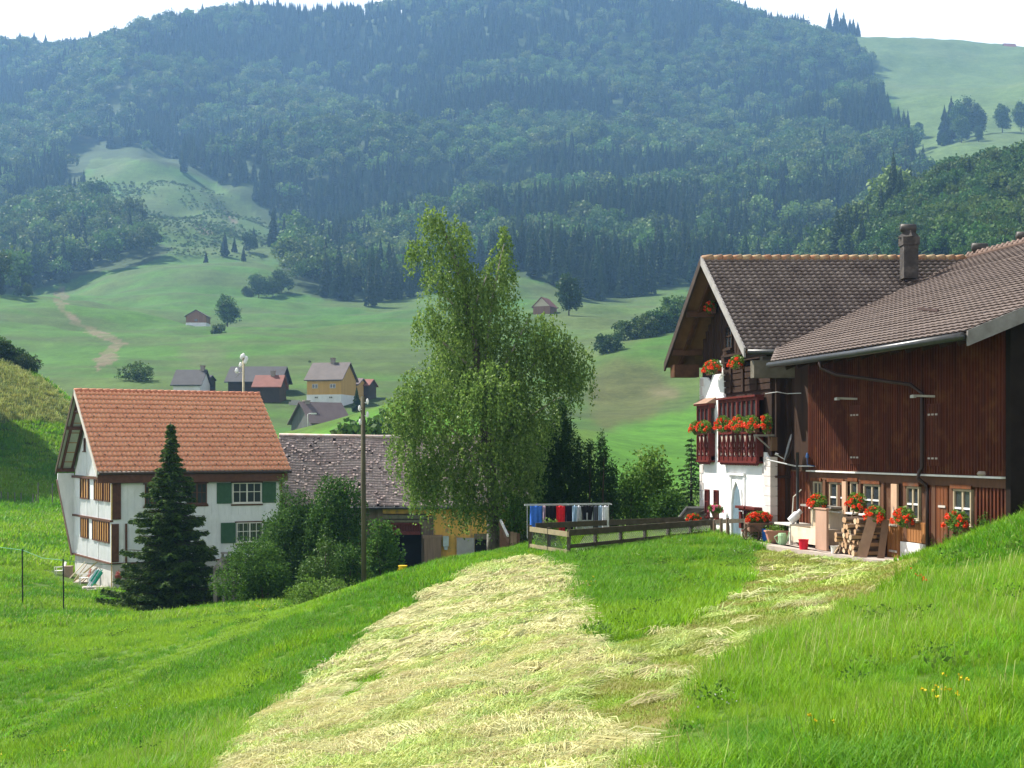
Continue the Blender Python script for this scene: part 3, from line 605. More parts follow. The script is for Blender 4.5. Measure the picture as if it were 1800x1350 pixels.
    for y in (D_+.3, D_-2.4): mb.bar((-.98, y, fr(y, -.3)), (.1, y, fr(y, -.3)), .18, .22)
    mb.bar((-.72, RY-.9, 2.3), (-.72, RY+.9, 2.3), .1, .1); mb.build('gable_rafters', BR, e)
    for y in np.arange(RY+.6, D_+.3, .62): mb = MB(T); mb.bar((-.66, y, fr(y, -.145)), (-.1, y, fr(y, -.145)), .05, .05); mb.build('soffit_batten', BR2, e)
    # windbreak wall that flares out at the far end of the gable
    mb = MB(T); mb.poly([(-.1, D_, -6.6), (-1.0, D_, -2.0), (-1.0, D_, -1.5), (0, D_, -1.5), (0, D_, -6.6)], (0, .14, 0)); mb.build('windbreak', WHITE_B, e)
    mb = MB(T); mb.bar((-.12, D_+.07, -6.7), (-1.03, D_+.07, -1.9), .08, .2); mb.build('windbreak_edge', M('pink_edge', (.4,.25,.22), (.3,.18,.16), 4), e)
    # shuttered windows of the gable wall: ochre slatted shutters
    for y0, y1, z0, z1, n in ((.35, 1.6, -2.98, -1.82, 3), (2.0, 3.0+.9, -2.98, -1.82, 4), (5.4, 7.4, -2.98, -1.82, 3), (.55, 4.3, -5.38, -4.25, 7), (5.6, 7.3, -5.38, -4.25, 3)):
        fo = MB(T); fo.ax('y', y0-.06, y1+.06, -.1, -.002, z0-.07, z0); fo.ax('y', y0-.06, y1+.06, -.1, -.002, z1, z1+.07)
        for i in range(n+1): y = y0+(y1-y0)*i/n; fo.ax('y', y-.05, y+.05, -.1, -.002, z0, z1)
        w_ = fo.build('window', BR, e); p = MB(T)
        for i in range(n): y = y0+(y1-y0)*i/n; W = (y1-y0)/n; p.ax('y', y+.06, y+W*.62, -.07, -.004, z0+.02, z1-.02)
        p.build('slatted_shutter', BR2, w_); q = MB(T); q.ax('y', y0, y1, -.02, -.002, z0, z1); q.build('pane', M('dark_recess', (.07,.045,.03), rough=.6), w_)
    for y in (4.1, 6.2): window(T, e, 'y', y, y+.5, -.1, .7, .02, BR, 1, -1)
    # front windows with green shutters
    for x0, x1, z0, z1, sl, sr in ((7.2, 9.0, -3.22, -2.02, 1, 1), (7.45, 9.1, -5.6, -4.42, 1, 1), (1.9, 2.7, -3.25, -2.05, 0, 0), (3.4, 4.6, -5.6, -4.42, 0, 0), (4.4, 5.6, -3.22, -2.02, 0, 0)):
        window(T, e, 'x', x0, x1, z0, z1, 0, M('window_frame_white', (.72,.70,.62), (.65,.63,.55), 3) if sl else BR, 2)
        for za, zb in ((z0-.17, z0-.08), (z1+.003, z1+.08)): fo = MB(T); fo.box(x0-.1, x1+.1, -.06, -.002, za, zb); fo.build('window_board', BR, e)
        if sl: shutter(T, e, 'x', x0-.98, x0-.06, z0-.03, z1+.02, 0, GRN)
        if sr: shutter(T, e, 'x', x1+.06, x1+.95, z0-.03, z1+.02, 0, GRN)
    # red-framed small cellar window and downpipe
    mb = MB(T); mb.tube([(L_+.1, -.5, -1.6), (L_+.05, -.15, -2.1), (L_+.05, -.12, -8.2)], .06, 8); mb.build('downpipe', M('copper_brown', (.16,.07,.04), rough=.4), e, True)
    mb = MB(T); mb.tube([(-.9, -.7, ZE-.05), (L_+gr, -.7, ZE-.05)], .08, 8); mb.build('gutter', M('gutter_brown', (.07,.05,.04), rough=.4, metal=.3), e, True)
    mb = MB(T)
    for j in range(4, 17, 2):
        for i in range(12):
            f = (j+.15)/17; x = -g+(L_+g+gr)*((i+.3+(j % 4)*.2)/12); y = -ee+(RY+ee)*(1-f); z = ZE+(ZR-ZE)*(1-f); mb.bar((x, y-.05, z+.16), (x, y+.12, z+.22), .03, .06)
    tag(mb.build('snow_hooks', M('hook_metal', (.08,.04,.03), rough=.5), e), kind='stuff')
    return T
TL = farmhouse_left()
# ================================================================ the old barn with yellow boards
def yellow_barn():
    e = thing('barn', (-6.5, 90, -7.9), 'old barn with a worn grey-pink tiled roof and yellow boarded front, behind the leaning pole', 'barn')
    YB = M('yellow_boards', (.78,.46,.10), (.62,.36,.10), 2.2, (2.5,1,.12), .75, .2, dirt=((.26,.21,.14), 2.6)); GB = M('grey_boards', (.20,.16,.12), (.11,.085,.06), 3, (2.5,2.5,.15), .85, .3)
    DK = M('inside_shade_black', (.012,.01,.008), rough=.9); RB = M('red_brown_grille', (.16,.035,.03), (.10,.025,.02), 6, rough=.6)
    OT = tileM('old_tiles', (.36,.275,.25), (.27,.20,.18), (.42,.35,.31), 1, 1, spots=((.60,.54,.49), .69))
    y0, yr, y1, ze, zr = 86.1, 91.4, 97.2, -3.42, .88
    P0 = np.array((-14.6, y0, ze)); U = np.array((15.9, .4, -.05)); Vv = np.array((-.35, yr-y0, zr-ze))
    # single flat tiles, many slipped or lifted
    nu, nv = 92, 27; Nn = unit(np.cross(U, Vv)); uu = U/nu; vv = Vv/nv; vs = []; fs = []; uvs = []; b = 0
    for j in range(nv):
        wv = .03*math.sin(j*1.3)
        for i in range(nu):
            t = (i+.5)/nu; f = j/nv
            lump = float(fbm(t*26, f*14, 3, 21)); lift = .015+.02*random.random(); slip = 0; roll = random.gauss(0, .008)
            dens = .22+.8*max(0, lump+.05)*(1.0 if .1 < f < .85 else .25)
            if random.random() < dens*.55: lift += random.uniform(.05, .13); slip = random.uniform(-.25, .35); roll = random.gauss(0, .045)
            if random.random() < .006+.05*max(0, lump): continue
            c = P0+uu*i+vv*(j-slip); c = c+(0, 0, -.10*math.sin(math.pi*t)*(.3+f)+.05*math.sin(t*19+f*3))
            a = c+Nn*(lift+roll); bb = c+uu*.97+Nn*(lift-roll); d_ = c+vv*1.35+Nn*.002; cc = d_+uu*.97
            vs += [a, bb, cc, d_, a-Nn*.02, bb-Nn*.02]; fs += [(b, b+1, b+2, b+3), (b+4, b+5, b+1, b)]; uvs += [(i+.5, j+.5)]*8; b += 6
    o = npmesh('roof', np.array(vs), np.array(fs), OT, e); l = o.data.uv_layers.new(name='UVMap'); l.data.foreach_set('uv', np.array(uvs, np.float32).ravel())
    mb = MB(); q = lambda x, y, z: tuple(P0+np.array((x, y, z)))
    A, B, Cc, Dd = P0, P0+U, P0+U+Vv, P0+Vv; dn = np.array((0, 0, -.08)); dn2 = np.array((0, 0, -.03)) 
    sg = np.array((0, 0, -.13))
    mb.pts([tuple(p) for p in (A+dn, B+dn, Cc+dn+sg, Dd+dn+sg, A+dn*2.4, B+dn*2.4, Cc+dn*2.4+sg, Dd+dn*2.4+sg)], [(0,1,2,3),(7,6,5,4),(0,4,5,1),(1,5,6,2),(2,6,7,3),(3,7,4,0)])
    E1 = np.array((-14.8, y1, ze)); F1 = E1+U
    mb.pts([tuple(p) for p in (E1, F1, Cc, Dd, E1+dn, F1+dn, Cc+dn, Dd+dn)], [(0,1,2,3),(7,6,5,4),(0,4,5,1),(1,5,6,2),(2,6,7,3),(3,7,4,0)])
    mb.build('roof_boards', M('black_laths', (.035,.028,.025), rough=.9), e)
    mb = MB(); mb.tube([tuple(Dd+(0, 0, .05)), tuple(Dd+Vv*0+U*.4+(0, 0, -.04)), tuple(Cc+(0, 0, .0))], .11, 8); mb.build('ridge_cap', M('pale_ridge', (.58,.52,.48), (.45,.30,.24), 3), e, True)
    # front wall in pieces round the doorway
    X = lambda u: (u-U0)/FOC*87.; Zv = lambda v: (V0-v)/FOC*87.
    mb = MB(); mb.box(X(752), 1.0, 87, 87.15, -8.3, ze+.1); battens(mb, 'x', X(758), .9, 87, -8.3, ze, .24, .03, .02); mb.box(X(672), X(752), 87, 87.15, Zv(903), ze+.1); mb.build('yellow_wall', YB, e)
    mb = MB(); mb.box(-13.6, X(672), 87, 87.15, -8.3, ze+.1); battens(mb, 'x', -13.5, X(672), 87, -8.3, ze, .3, .05, .03); mb.box(X(741), X(754), 86.97, 87.13, -8.3, Zv(914)); mb.box(X(754), X(762), 86.98, 87, -6, Zv(906)); mb.build('grey_wall', GB, e)
    mb = MB(); mb.box(1.0-.15, 1.0, 87.15, 96.6, -8.3, ze); mb.box(-13.6, -13.45, 87.15, 96.6, -8.3, ze); mb.box(-13.45, .85, 96.4, 96.55, -8.3, ze)
    mb.poly([(.86, 87.2, ze), (.86, 96.4, ze), (.86, 91.6, zr-.4)], (.12, 0, 0)); mb.build('side_wall', GB, e)
    mb = MB(); mb.box(X(672), X(748), 86.86, 86.99, Zv(912), Zv(905)); mb.box(X(674), X(746), 86.9, 87.0, Zv(918), Zv(914)); mb.build('lintel', M('mossy_beam', (.12,.12,.08), (.2,.18,.12), 4), e)
    mb = MB(); mb.box(X(674), X(740), 88.2, 88.4, -8.3, Zv(940)); mb.build('doorway', DK, e)  # interior shade painted as a near-black slab set back behind the doorway
    g_ = MB(); g_.box(X(680), X(739), 86.95, 87.05, Zv(940), Zv(934)); g_.box(X(680), X(739), 86.95, 87.05, Zv(922), Zv(919)); g_.box(X(680), X(739), 87.1, 87.12, Zv(934), Zv(922))
    for i in range(13): x = X(682)+i*(X(738)-X(682))/12; g_.box(x-.03, x+.03, 86.97, 87.03, Zv(934), Zv(922))
    g_.build('grille', RB, e)
    mb = MB(); mb.box(X(746), X(776), 86.7, 86.8, -8.3, Zv(946)); mb.box(X(744), X(778), 86.66, 86.84, Zv(946), Zv(940)); battens(mb, 'x', X(747), X(775), 86.7, -8.2, Zv(947), .16, .02, .015); mb.build('door', M('faded_door', (.30,.2,.15), (.22,.15,.11), 4, (3,3,.2), .8), e)
    mb = MB(); mb.box(X(803), X(834), 86.8, 86.86, -8.2, Zv(945)); mb.build('grey_panel', M('grey_panel', (.42,.40,.40), (.34,.32,.33), 3), e)
    mb = MB(); mb.box(X(835), X(862), 86.9, 86.98, Zv(975), Zv(948)); mb.build('opening_shade_panel', DK, e); mb = MB(); mb.box(X(833), X(864), 86.82, 86.98, Zv(947.5), Zv(938)); mb.build('opening_lintel', GB, e)  # flat black panel on the wall, colour standing in for the opening's shade
    mb = MB(); mb.box(X(779), X(789), 86.75, 86.97, Zv(960), Zv(942)); mb.box(X(781), X(787), 86.8, 86.95, Zv(966), Zv(960.5)); mb.build('meter_box', M('meter_blue_white', (.5,.58,.62), rough=.4), e)
    mb = MB(); mb.tube([(-14.4, 86.0, ze-.1), (1.2, 86.4, ze-.16)], .075, 8); mb.build('gutter', M('dark_gutter', (.05,.05,.055), (.1,.1,.1), 4, rough=.4, metal=.5), e, True)
    for x in np.arange(-9, 1.2, .62):
        mb = MB(); mb.box(x, x+.04, 85.96+(x+14)*.025, 86.05+(x+14)*.025, ze-.12, ze+.02)
        mb.build('gutter_bracket', M('galvanised', (.6,.6,.6), rough=.4, metal=.6), e)
    k = 1.05; e.scale = (k, k, k); e.location = e.location*k            # a little larger and deeper than first drawn
yellow_barn()
# ================================================================ the big dark farmhouse on the right (house and barn wing)
def T(a, Y, z): return (a-.21*Y, Y, z)
ua = lambda a, u: a*FOC/(u-U0+.21*FOC)      # distance at which the wall plane a shows in column u
zz = lambda v, Y: (V0-v)/FOC*Y
AG, AW = 19.235, 19.86
def big_farmhouse():
    e = thing('farmhouse', T(24, 48, -3.2), 'large brown timber farmhouse with white plastered gable and long boarded barn wing', 'house')
    DT = tileM('brown_tiles', (.18,.142,.122), (.125,.098,.085), (.27,.225,.195), 1, 1, spots=((.40,.36,.31), .69)); WT = tileM('wing_tiles', (.145,.11,.095), (.11,.083,.072), (.17,.13,.11), 1, 1)
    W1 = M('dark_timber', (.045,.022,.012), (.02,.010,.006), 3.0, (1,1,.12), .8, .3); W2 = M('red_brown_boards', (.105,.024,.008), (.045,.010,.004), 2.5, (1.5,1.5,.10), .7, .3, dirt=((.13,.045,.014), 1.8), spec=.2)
    W3 = M('warm_boards', (.17,.055,.018), (.09,.028,.01), 2.5, (2,2,.1), .75, .3, dirt=((.10,.06,.04), 1.5)); OX = M('oxblood_paint', (.125,.022,.018), (.085,.016,.013), 6, rough=.5)
    PL = M('white_plaster', (.82,.82,.80), (.76,.76,.74), 1.5, rough=.85, bump=.1, dirt=((.66,.65,.62), .8)); QU = M('quoin_stone', (.62,.56,.52), (.52,.46,.43), 3, rough=.8)
    GU = M('gutter_grey', (.05,.053,.055), (.08,.08,.08), 3, rough=.35, metal=.5)
    # ---- house roof
    a0, ye, yr, yb, ze, zr = 18.135, 48.5, 52.8, 57.1, 3.4, 7.08
    P0 = np.array(T(a0, ye, ze)); Uu = np.array((12.4, 0, 0)); Pr = np.array(T(a0, yr, zr)); tile_roof('roof', DT, e, P0, Uu, Pr-P0, 52, 26, .022, .055, 6, ymin=lambda t: ((a0+t*12.4-19.3)/8.82-.12))
    Q0 = np.array(T(a0, yb, ze)); tile_roof('back_roof', DT, e, Q0, Uu, Pr-Q0, 52, 26, .022, .055, 4)
    mb = MB(T); n = 34
    for i in range(n): x0 = a0+12.2*i/n; x1 = a0+12.2*(i+1.1)/n; mb.tube([(x0, yr, zr+.01), (x1, yr, zr+.035)], [.105, .135], 8)
    mb.build('ridge_tiles', M('ridge_orange_old', (.38,.17,.09), (.26,.21,.13), 5, rough=.8, dirt=((.45,.36,.2), 2)), e, True)
    mb = MB(T)
    for yy in (ye, yb):
        x1 = 26; mb.pts([(a0, yy, ze-.04), (x1, yy, ze-.04), (x1, yr, zr-.04), (a0, yr, zr-.04), (a0, yy, ze-.12), (x1, yy, ze-.12), (x1, yr, zr-.12), (a0, yr, zr-.12)], [(0,1,2,3),(7,6,5,4),(0,4,5,1),(1,5,6,2),(2,6,7,3),(3,7,4,0)])
    mb.build('roof_boards', M('soffit_brown', (.16,.085,.04), (.09,.05,.025), 2, (1,.2,1), .8), e)
    for yy, mm in ((ye, M('weathered_verge', (.33,.31,.29), (.24,.23,.22), 3)), (yb, M('verge_dark', (.07,.05,.04), (.04,.03,.025), 3))):
        mb = MB(T); mb.pts([(a0-.05, yy, ze-.26), (a0+.02, yy, ze-.26), (a0+.02, yy, ze+.07), (a0-.05, yy, ze+.07), (a0-.05, yr, zr-.24), (a0+.02, yr, zr-.24), (a0+.02, yr, zr+.09), (a0-.05, yr, zr+.09)], [(0,1,2,3),(7,6,5,4),(0,4,5,1),(1,5,6,2),(2,6,7,3),(3,7,4,0)]); mb.build('verge_board', mm, e)
    mb = MB(T)                                             # purlins and rafters in the gable overhang
    f = lambda y: ze+(zr-ze)*((y-ye)/(yr-ye) if y < yr else (yb-y)/(yb-yr))
    for y in (49.3, 51, 54.7, 56.3): mb.bar((a0+.05, y, f(y)-.26), (AG+.1, y, f(y)-.26), .2, .22)
    mb.bar((a0+.1, yr, zr-.32), (AG, yr, zr-.32), .22, .25)
    for y0, y1 in ((ye+.15, yr), (yb-.15, yr)): mb.bar((a0+.55, y0, f(y0)-.2), (a0+.55, y1, f(y1)-.2), .14, .14)
    mb.box(a0+.12, AG, 56.3, 56.8, 2.86, 3.36); mb.build('gable_rafters', M('rafter_brown', (.10,.045,.02), (.05,.025,.013), 3), e)
    mb = MB(T); mb.tube([(a0+.05, ye-.1, ze-.08), (21.5, ye-.1, ze-.08)], .085, 8); mb.build('gutter', GU, e, True)
    mb = MB(T); mb.box(a0+.35, 20.3, 48.62, 48.95, 2.45, 3.05); mb.box(AG-.35, AG+1, 48.9, 49.15, 2.9, 3.2); mb.build('eave_beam', M('grey_beam', (.16,.14,.11), (.09,.08,.06), 3), e)
    # ---- gable wall: timber above, plaster below
    mb = MB(T); mb.poly([(AG+.06, 49.15, -.3), (AG+.06, 49.15, 3.0), (AG+.06, yr, 6.6), (AG+.06, 56.1, 3.2), (AG+.06, 56.1, -.3)], (.2, 0, 0))
    for z in np.arange(2.1, 3.1, .24): mb.box(AG, AG+.06, 49.15, 53.7, z, z+.2)
    for y in (50.3, 51.6, 52.8): mb.box(AG-.06, AG+.06, y-.09, y+.09, 2.1, 3.3)
    mb.box(AG-.14, AG+.06, 49.1, 53.5, 3.2, 3.42); mb.box(AG-.25, AG+.06, 49.3, 53.2, 3.42, 3.5)
    for y in np.arange(49.9, 55.9, .3): mb.box(AG, AG+.06, y, y+.25, 3.45, f(y)-.35)
    mb.build('timber_wall', W1, e)
    window(T, e, 'y', 50.6, 51.3, 3.75, 4.7, AG, W1, 1); window(T, e, 'y', 52.6, 53.3, 3.75, 4.6, AG, W1, 1); window(T, e, 'y', 52.5, 53.2, 5.1, 5.8, AG, W1, 1)
    mb = MB(T); ps = [(AG, 49.12, -3.5), (AG, 49.12, -.45), (AG, 49.5, -.1), (AG, 53.45, -.1), (AG, 53.5, 1.9), (AG, 53.62, 2.9), (AG, 53.9, 3.36), (AG, 54.3, 3.42), (AG, 54.6, 3.1), (AG, 55.0, 2.6), (AG, 55.4, 2.8), (AG, 56.15, 2.85), (AG, 56.15, -3.5)]
    mb.poly(ps, (.18, 0, 0)); mb.build('plaster_wall', PL, e)
    mb = MB(T)
    for i in range(9): z = -3.3+i*.34; mb.box(AG-.045, AG+.2, 49.0, 49.62+(.12 if i % 2 else 0), z, z+.325)
    mb.build('quoins', QU, e); mb = MB(T)
    for i in range(18): z = -3.3+i*.34; mb.box(AG-.03, AG+.0, 55.95-(.15 if i % 2 else 0), 56.18, z, z+.31)
    mb.build('quoins', QU, e)
    mb = MB(T)                                             # arched doorway with its moulding
    yc = 52.15; arch = [(yc-.42, -3.2), (yc-.42, -2.0), (yc-.3, -1.6), (yc, -1.25), (yc+.3, -1.6), (yc+.42, -2.0), (yc+.42, -3.2)]
    mb.poly([(AG-.02, y, z) for y, z in arch], (.03, 0, 0)); d = mb.build('door', M('door_blue_grey', (.16,.22,.26), (.1,.15,.18), 3), e)
    mb = MB(T); mb.tube([(AG-.03, y, z) for y, z in [(yc+(y-yc)*1.25, z+(.12 if z > -1.7 else 0)) for y, z in arch]], .06, 6); mb.box(AG-.1, AG, yc-.8, yc+.8, -.95, -.87); mb.box(AG-.05, AG, yc-.75, yc-.62, -3.2, -.95); mb.box(AG-.05, AG, yc+.62, yc+.75, -3.2, -.95); mb.build('door_surround', PL, e)
    for y in (54.1, 55.1): window(T, e, 'y', y, y+.42, -2.6, -1.55, AG, OX, 1)
    for y in (50.15, 51.15):                               # low windows with red hoods and shutters
        w_ = window(T, e, 'y', y-.2, y+.25, -2.9, -2.15, AG, OX, 1); mb = MB(T); mb.ax('y', y-.42, y+.42, AG-.32, AG-.0, -2.12, -2.03); mb.ax('y', y-.34, y+.34, AG-.22, AG, -2.2, -2.12); mb.ax('y', y-.46, y-.25, AG-.16, AG-.1, -2.85, -2.25); mb.ax('y', y+.28, y+.48, AG-.16, AG-.1, -2.85, -2.25); mb.build('hood', OX, w_)
    # ---- bay windows
    LAT = M('pale_lattice', (.46,.40,.33), (.34,.28,.23), 8)
    def bay(y0, y1, z0, z1, zs, npan, out, roof=False):
        b_ = MB(T); A = AG-out; b_.box(A, A+.08, y0, y1, z0, z0+.16); b_.box(A-.02, A+.08, y0-.02, y1+.02, zs-.06, zs+.05); b_.box(A-.02, A+.08, y0, y1, z1-.12, z1)
        b_.box(A-.12, AG, y0-.1, y1+.1, z1, z1+.07); b_.box(A-.05, AG, y0-.04, y1+.04, z0-.07, z0)
        Wd = (y1-y0)/npan
        for i in range(npan+1):
            y = y0+Wd*i; k = .07 if i % 4 else .12; b_.box(A-.03, A+.06, y-k/2, y+k/2, z0, z1)
        b_.box(A, AG, y0-.03, y0+.03, z0, z0+.16); b_.box(A, AG, y0-.03, y0+.03, z1-.12, z1); b_.box(A, AG, y0-.03, y0+.03, z0, zs); b_.box(A, AG, y1-.03, y1+.03, z0, z1)
        for i in range(int((y1-y0)/.16)): y = y0+.05+i*.16; b_.lathe((AG-out+.04, y+.03, z0-.16), [(.01, 0), (.06, .05), (.06, .1)], 6)
        o = b_.build('bay_window', OX, e)
        l = MB(T)
        for i in range(npan):
            yc_ = y0+Wd*(i+.5); l.box(A+.03, A+.045, yc_-Wd/2+.05, yc_+Wd/2-.05, z0+.2, zs-.1)
        l.build('panel', LAT, o); l = MB(T)
        for i in range(npan):
            yc_ = y0+Wd*(i+.5)
            for s_ in (-1, 1): l.tube([(A+.01, yc_+s_*Wd*.33, zs-.15), (A+.01, yc_+s_*Wd*.05, zs-.5), (A+.01, yc_+s_*Wd*.3, (z0+zs)/2-.1), (A+.01, yc_+s_*Wd*.08, z0+.3)], .022, 5)
            l.box(A, A+.03, yc_-.02, yc_+.02, z0+.2, zs-.35)
        l.build('carved_fretwork', OX, o)
        g_ = MB(T); g_.box(A+.03, A+.045, y0+.03, y1-.03, zs+.05, z1-.12); g_.build('pane', glassM(), o)
        c_ = MB(T); c_.box(A+.1, A+.11, y0+.1, y1-.1, zs+.1, z1-.3)
        if roof: r_ = MB(T); r_.pts([(A-.15, y0-.12, z1+.07), (A-.15, y1+.12, z1+.07), (AG, y1+.12, z1+.3), (AG, y0-.12, z1+.3), (AG, y0-.12, z1+.07), (AG, y1+.12, z1+.07)], [(0,1,2,3),(0,3,4),(1,5,2),(0,4,5,1)]); r_.build('bay_roof', M('bay_roof', (.28,.17,.12)), o)
        return o
    bay(49.75, 53.45, -.42, 1.85, .62, 8, .22); bay(54.55, 55.85, -.42, 1.7, .62, 3, .22, True)
    # ---- corner between house and wing: recess with upright boards and a plank door
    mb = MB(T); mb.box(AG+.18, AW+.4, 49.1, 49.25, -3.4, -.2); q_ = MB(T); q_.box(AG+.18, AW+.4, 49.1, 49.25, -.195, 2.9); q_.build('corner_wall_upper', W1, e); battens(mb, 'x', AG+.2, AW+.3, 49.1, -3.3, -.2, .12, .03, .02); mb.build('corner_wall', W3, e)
    mb = MB(T); mb.box(AG+.2, AW, 49.02, 49.08, 1.9, 2.9); mb.box(AG+.15, AG+.3, 48.98, 49.1, -.2, 2.9); mb.box(AG+.1, AW, 48.85, 49.1, -.25, -.15); mb.box(AG+.12, AW+.05, 48.85, 49.1, -.98, -.9); mb.box(AW-.12, AW+.02, 48.9, 49.1, -3.3, 2.8); mb.build('corner_posts', W1, e)
    # ---- barn wing
    Y0, Y1 = 35.5, 49.1
    mb = MB(T); mb.box(AW-.1, AW+.1, Y0, 47.2, -.68, 3.4); battens(mb, 'y', Y0+.05, 47.15, AW-.1, -.66, 3.4, .145, .05, .035, jit=.012); mb.build('wing_wall_upper', W2, e)
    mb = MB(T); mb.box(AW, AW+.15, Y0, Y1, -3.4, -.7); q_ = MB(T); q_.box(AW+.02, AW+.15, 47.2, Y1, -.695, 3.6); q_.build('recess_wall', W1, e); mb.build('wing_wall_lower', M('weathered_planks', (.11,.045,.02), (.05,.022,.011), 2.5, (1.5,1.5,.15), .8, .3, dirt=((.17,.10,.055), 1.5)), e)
    for a_0, a_1, st, w__, t__ in ((Y0+.05, 36.9, .16, .07, .05), (39.0, 39.5, .25, .1, .04), (47.3, 49, .25, .05, .03)): mb = MB(T); mb.ax('y', a_0, a_1, AW-.015, AW-.002, -3.4, -.75); battens(mb, 'y', a_0, a_1, AW-.015, -3.4, -.75, st, w__, t__); mb.build('batten_boards', W2, e)
    mb = MB(T); mb.box(AW-.2, AW+.1, Y0, 47.2, -.735, -.685); mb.build('flashing', M('pale_flashing', (.72,.70,.66), (.6,.57,.52), 4, rough=.5), e)
    mb = MB(T); mb.box(AW-.08, AW, Y0, 47.2, -.98, -.74)
    for y in (38.15, 39.1, 40.7, 42.1, 43.6, 45.0, 46.1, 47.1): mb.box(AW-.07, AW, y-.1, y+.1, -3.3, -.98)
    mb.build('wall_posts', M('post_brown', (.13,.06,.03), (.075,.035,.02), 3, (1,1,.2)), e)
    WF = M('window_grey_wood', (.36,.30,.20), (.28,.22,.14), 4)
    for y0, y1, z0, z1, lv in ((37.15, 38.05, -2.02, -1.05, 2), (39.9, 40.95-.3, -2.0, -1.05, 2), (42.25, 43.3, -1.95, -1.05, 2), (44.65, 45.7, -1.95, -1.05, 2), (46.3, 46.95, -1.9, -1.05, 2), (43.7, 44.2, -1.95, -1.0, 1)):
        w_ = window(T, e, 'y', y0, y1, z0, z1, AW, WF, lv, fw=.06, cross=False); mb = MB(T); W = (y1-y0)/lv
        for i in range(lv): mb.ax('y', y0+W*i+.06, y0+W*(i+1)-.06, AW-.06, AW-.03, (z0+z1)/2-.05, (z0+z1)/2+.0)
        mb.ax('y', y0-.03, y1+.03, AW-.2, AW-.002, z0-.05, z0+.0); mb.build('white_bar', WHITE_P, w_)
        mb = MB(T); mb.ax('y', y0-.08, y1+.08, AW-.12, AW-.09, z1+.01, z1+.12); mb.build('lintel', W3, w_)
    for y0, y1, z0, z1, m_ in ((44.35, 44.63, -2.02, -1.0, M('beige_shutter', (.52,.34,.22), (.42,.27,.18), 3)), (41.05, 41.4, -2.05, -1.0, M('beige_shutter', (.5,.3,.2)))): 
        mb = MB(T); mb.ax('y', y0, y1, AW-.14, AW-.08, z0, z1); mb.build('shutter', m_, e)
    # plank doors
    def pdoor(y0, y1, z0, z1, mat, hinges, d=.06):
        mb = MB(T); mb.ax('y', y0, y1, AW-d, AW-.002, z0, z1); battens(mb, 'y', y0+.03, y1-.03, AW-d, z0+.02, z1-.02, .16, .012, .01); o = mb.build('door', mat, e)
        for z in hinges: mb = MB(T); mb.ax('y', y0+.08, y1-.15, AW-d-.03, AW-d-.012, z-.03, z+.03); mb.build('hinge', M('hinge_zinc', (.5,.45,.4), rough=.5), o)
        return o
    pdoor(38.35, 38.95, -3.3, -1.0, W3, (-1.55,)); pdoor(40.95, 41.65, -3.15, -2.05, M('orange_planks', (.34,.15,.05), (.22,.09,.03), 3, (2,2,.15)), (-2.2, -2.95), .12); pdoor(39.55, 40.9, -2.62, -2.05, M('orange_planks', (.34,.15,.05)), ())
    mb = MB(T)
    for i in range(2):
        for j in range(4): mb.ax('y', 39.6+j*.33, 39.6+j*.33+.325, AW-.1, AW-.02, -3.3+i*.33, -3.3+i*.33+.325)
    mb.build('block_plinth', M('white_blocks', (.72,.71,.68), (.6,.59,.56), 3, rough=.9), e)
    for yc_, zb in ((43.65, 1.55), (38.9, 1.45)):           # hay doors high in the wall
        mb = MB(T); mb.ax('y', yc_-.4, yc_+.4, AW-.16, AW-.1, -.45, zb-.2); battens(mb, 'y', yc_-.35, yc_+.35, AW-.16, -.44, zb-.22, .14, .03, .02); o = mb.build('hay_door', W2, e)
        mb = MB(T); mb.bar((AW-.1, yc_, zb), (AW-.75, yc_, zb+.02), .06); mb.bar((AW-.72, yc_-.1, zb), (AW-.72, yc_+.1, zb), .08); mb.build('pulley_bar', M('pale_bar', (.5,.48,.45)), o)
        for z in (-.25, zb-.5):
            for k in range(3): mb = MB(T); mb.ax('y', yc_-.25+k*.2, yc_-.15+k*.2, AW-.2, AW-.18, z-.02, z+.03); mb.build('hinge', M('hinge_zinc', (.5,.45,.4)), o)
    # wing front gable at the right edge, its shade painted in as near-black timber
    mb = MB(T); mb.box(AW, 38, Y0-.02, Y0+.15, -3.4, 3.3); mb.poly([(AW, Y0, 3.3), (36, Y0, 3.3), (28, Y0, 6.7)], (0, .14, 0)); battens(mb, 'x', AW+.4, 30, Y0-.02, -1.9, 3.3, .35, .06, .04); mb.build('front_gable_wall', M('shaded_timber', (.018,.012,.009), (.010,.007,.005), 3, (1,1,.12), .9, .3, spec=.05), e)
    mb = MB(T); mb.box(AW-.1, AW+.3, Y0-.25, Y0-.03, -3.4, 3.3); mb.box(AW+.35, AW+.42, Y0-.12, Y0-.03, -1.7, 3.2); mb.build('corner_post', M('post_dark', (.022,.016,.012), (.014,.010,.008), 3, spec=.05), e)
    mb = MB(T); mb.box(AW+.32, AW+4, Y0-.3, Y0-.04, -3.4, -1.35); mb.build('concrete_plinth', M('grey_concrete', (.40,.40,.38), (.3,.3,.28), 1.5, rough=.9, bump=.3), e)
    # wing roof
    a_, z_, pitch, Yf, Yl = 17.65, 2.76, (7.08-2.76)/10.35, 33.3, 52.9
    P0 = np.array(T(a_, Yf, z_)); Uu = np.array(T(a_, Yl, z_))-P0; Vv = np.array((10.35, 0, 4.32)); rngY = Yl-Yf
    def ymn(t):
        Y = Yf+t*rngY
        if Y < 45: return 0
        if Y < 48.5: return (1.53*(Y-45)/3.5)/10.35
        return (1.53+8.82*(Y-48.5)/4.3-.08)/10.35
    tile_roof('wing_roof', WT, e, P0, Uu, Vv, 66, 36, .014, .05, 6, ymin=ymn)
    mb = MB(T); dz = .1
    Q = lambda a, Y, off: (a, Y, z_+(a-a_)*pitch-off)
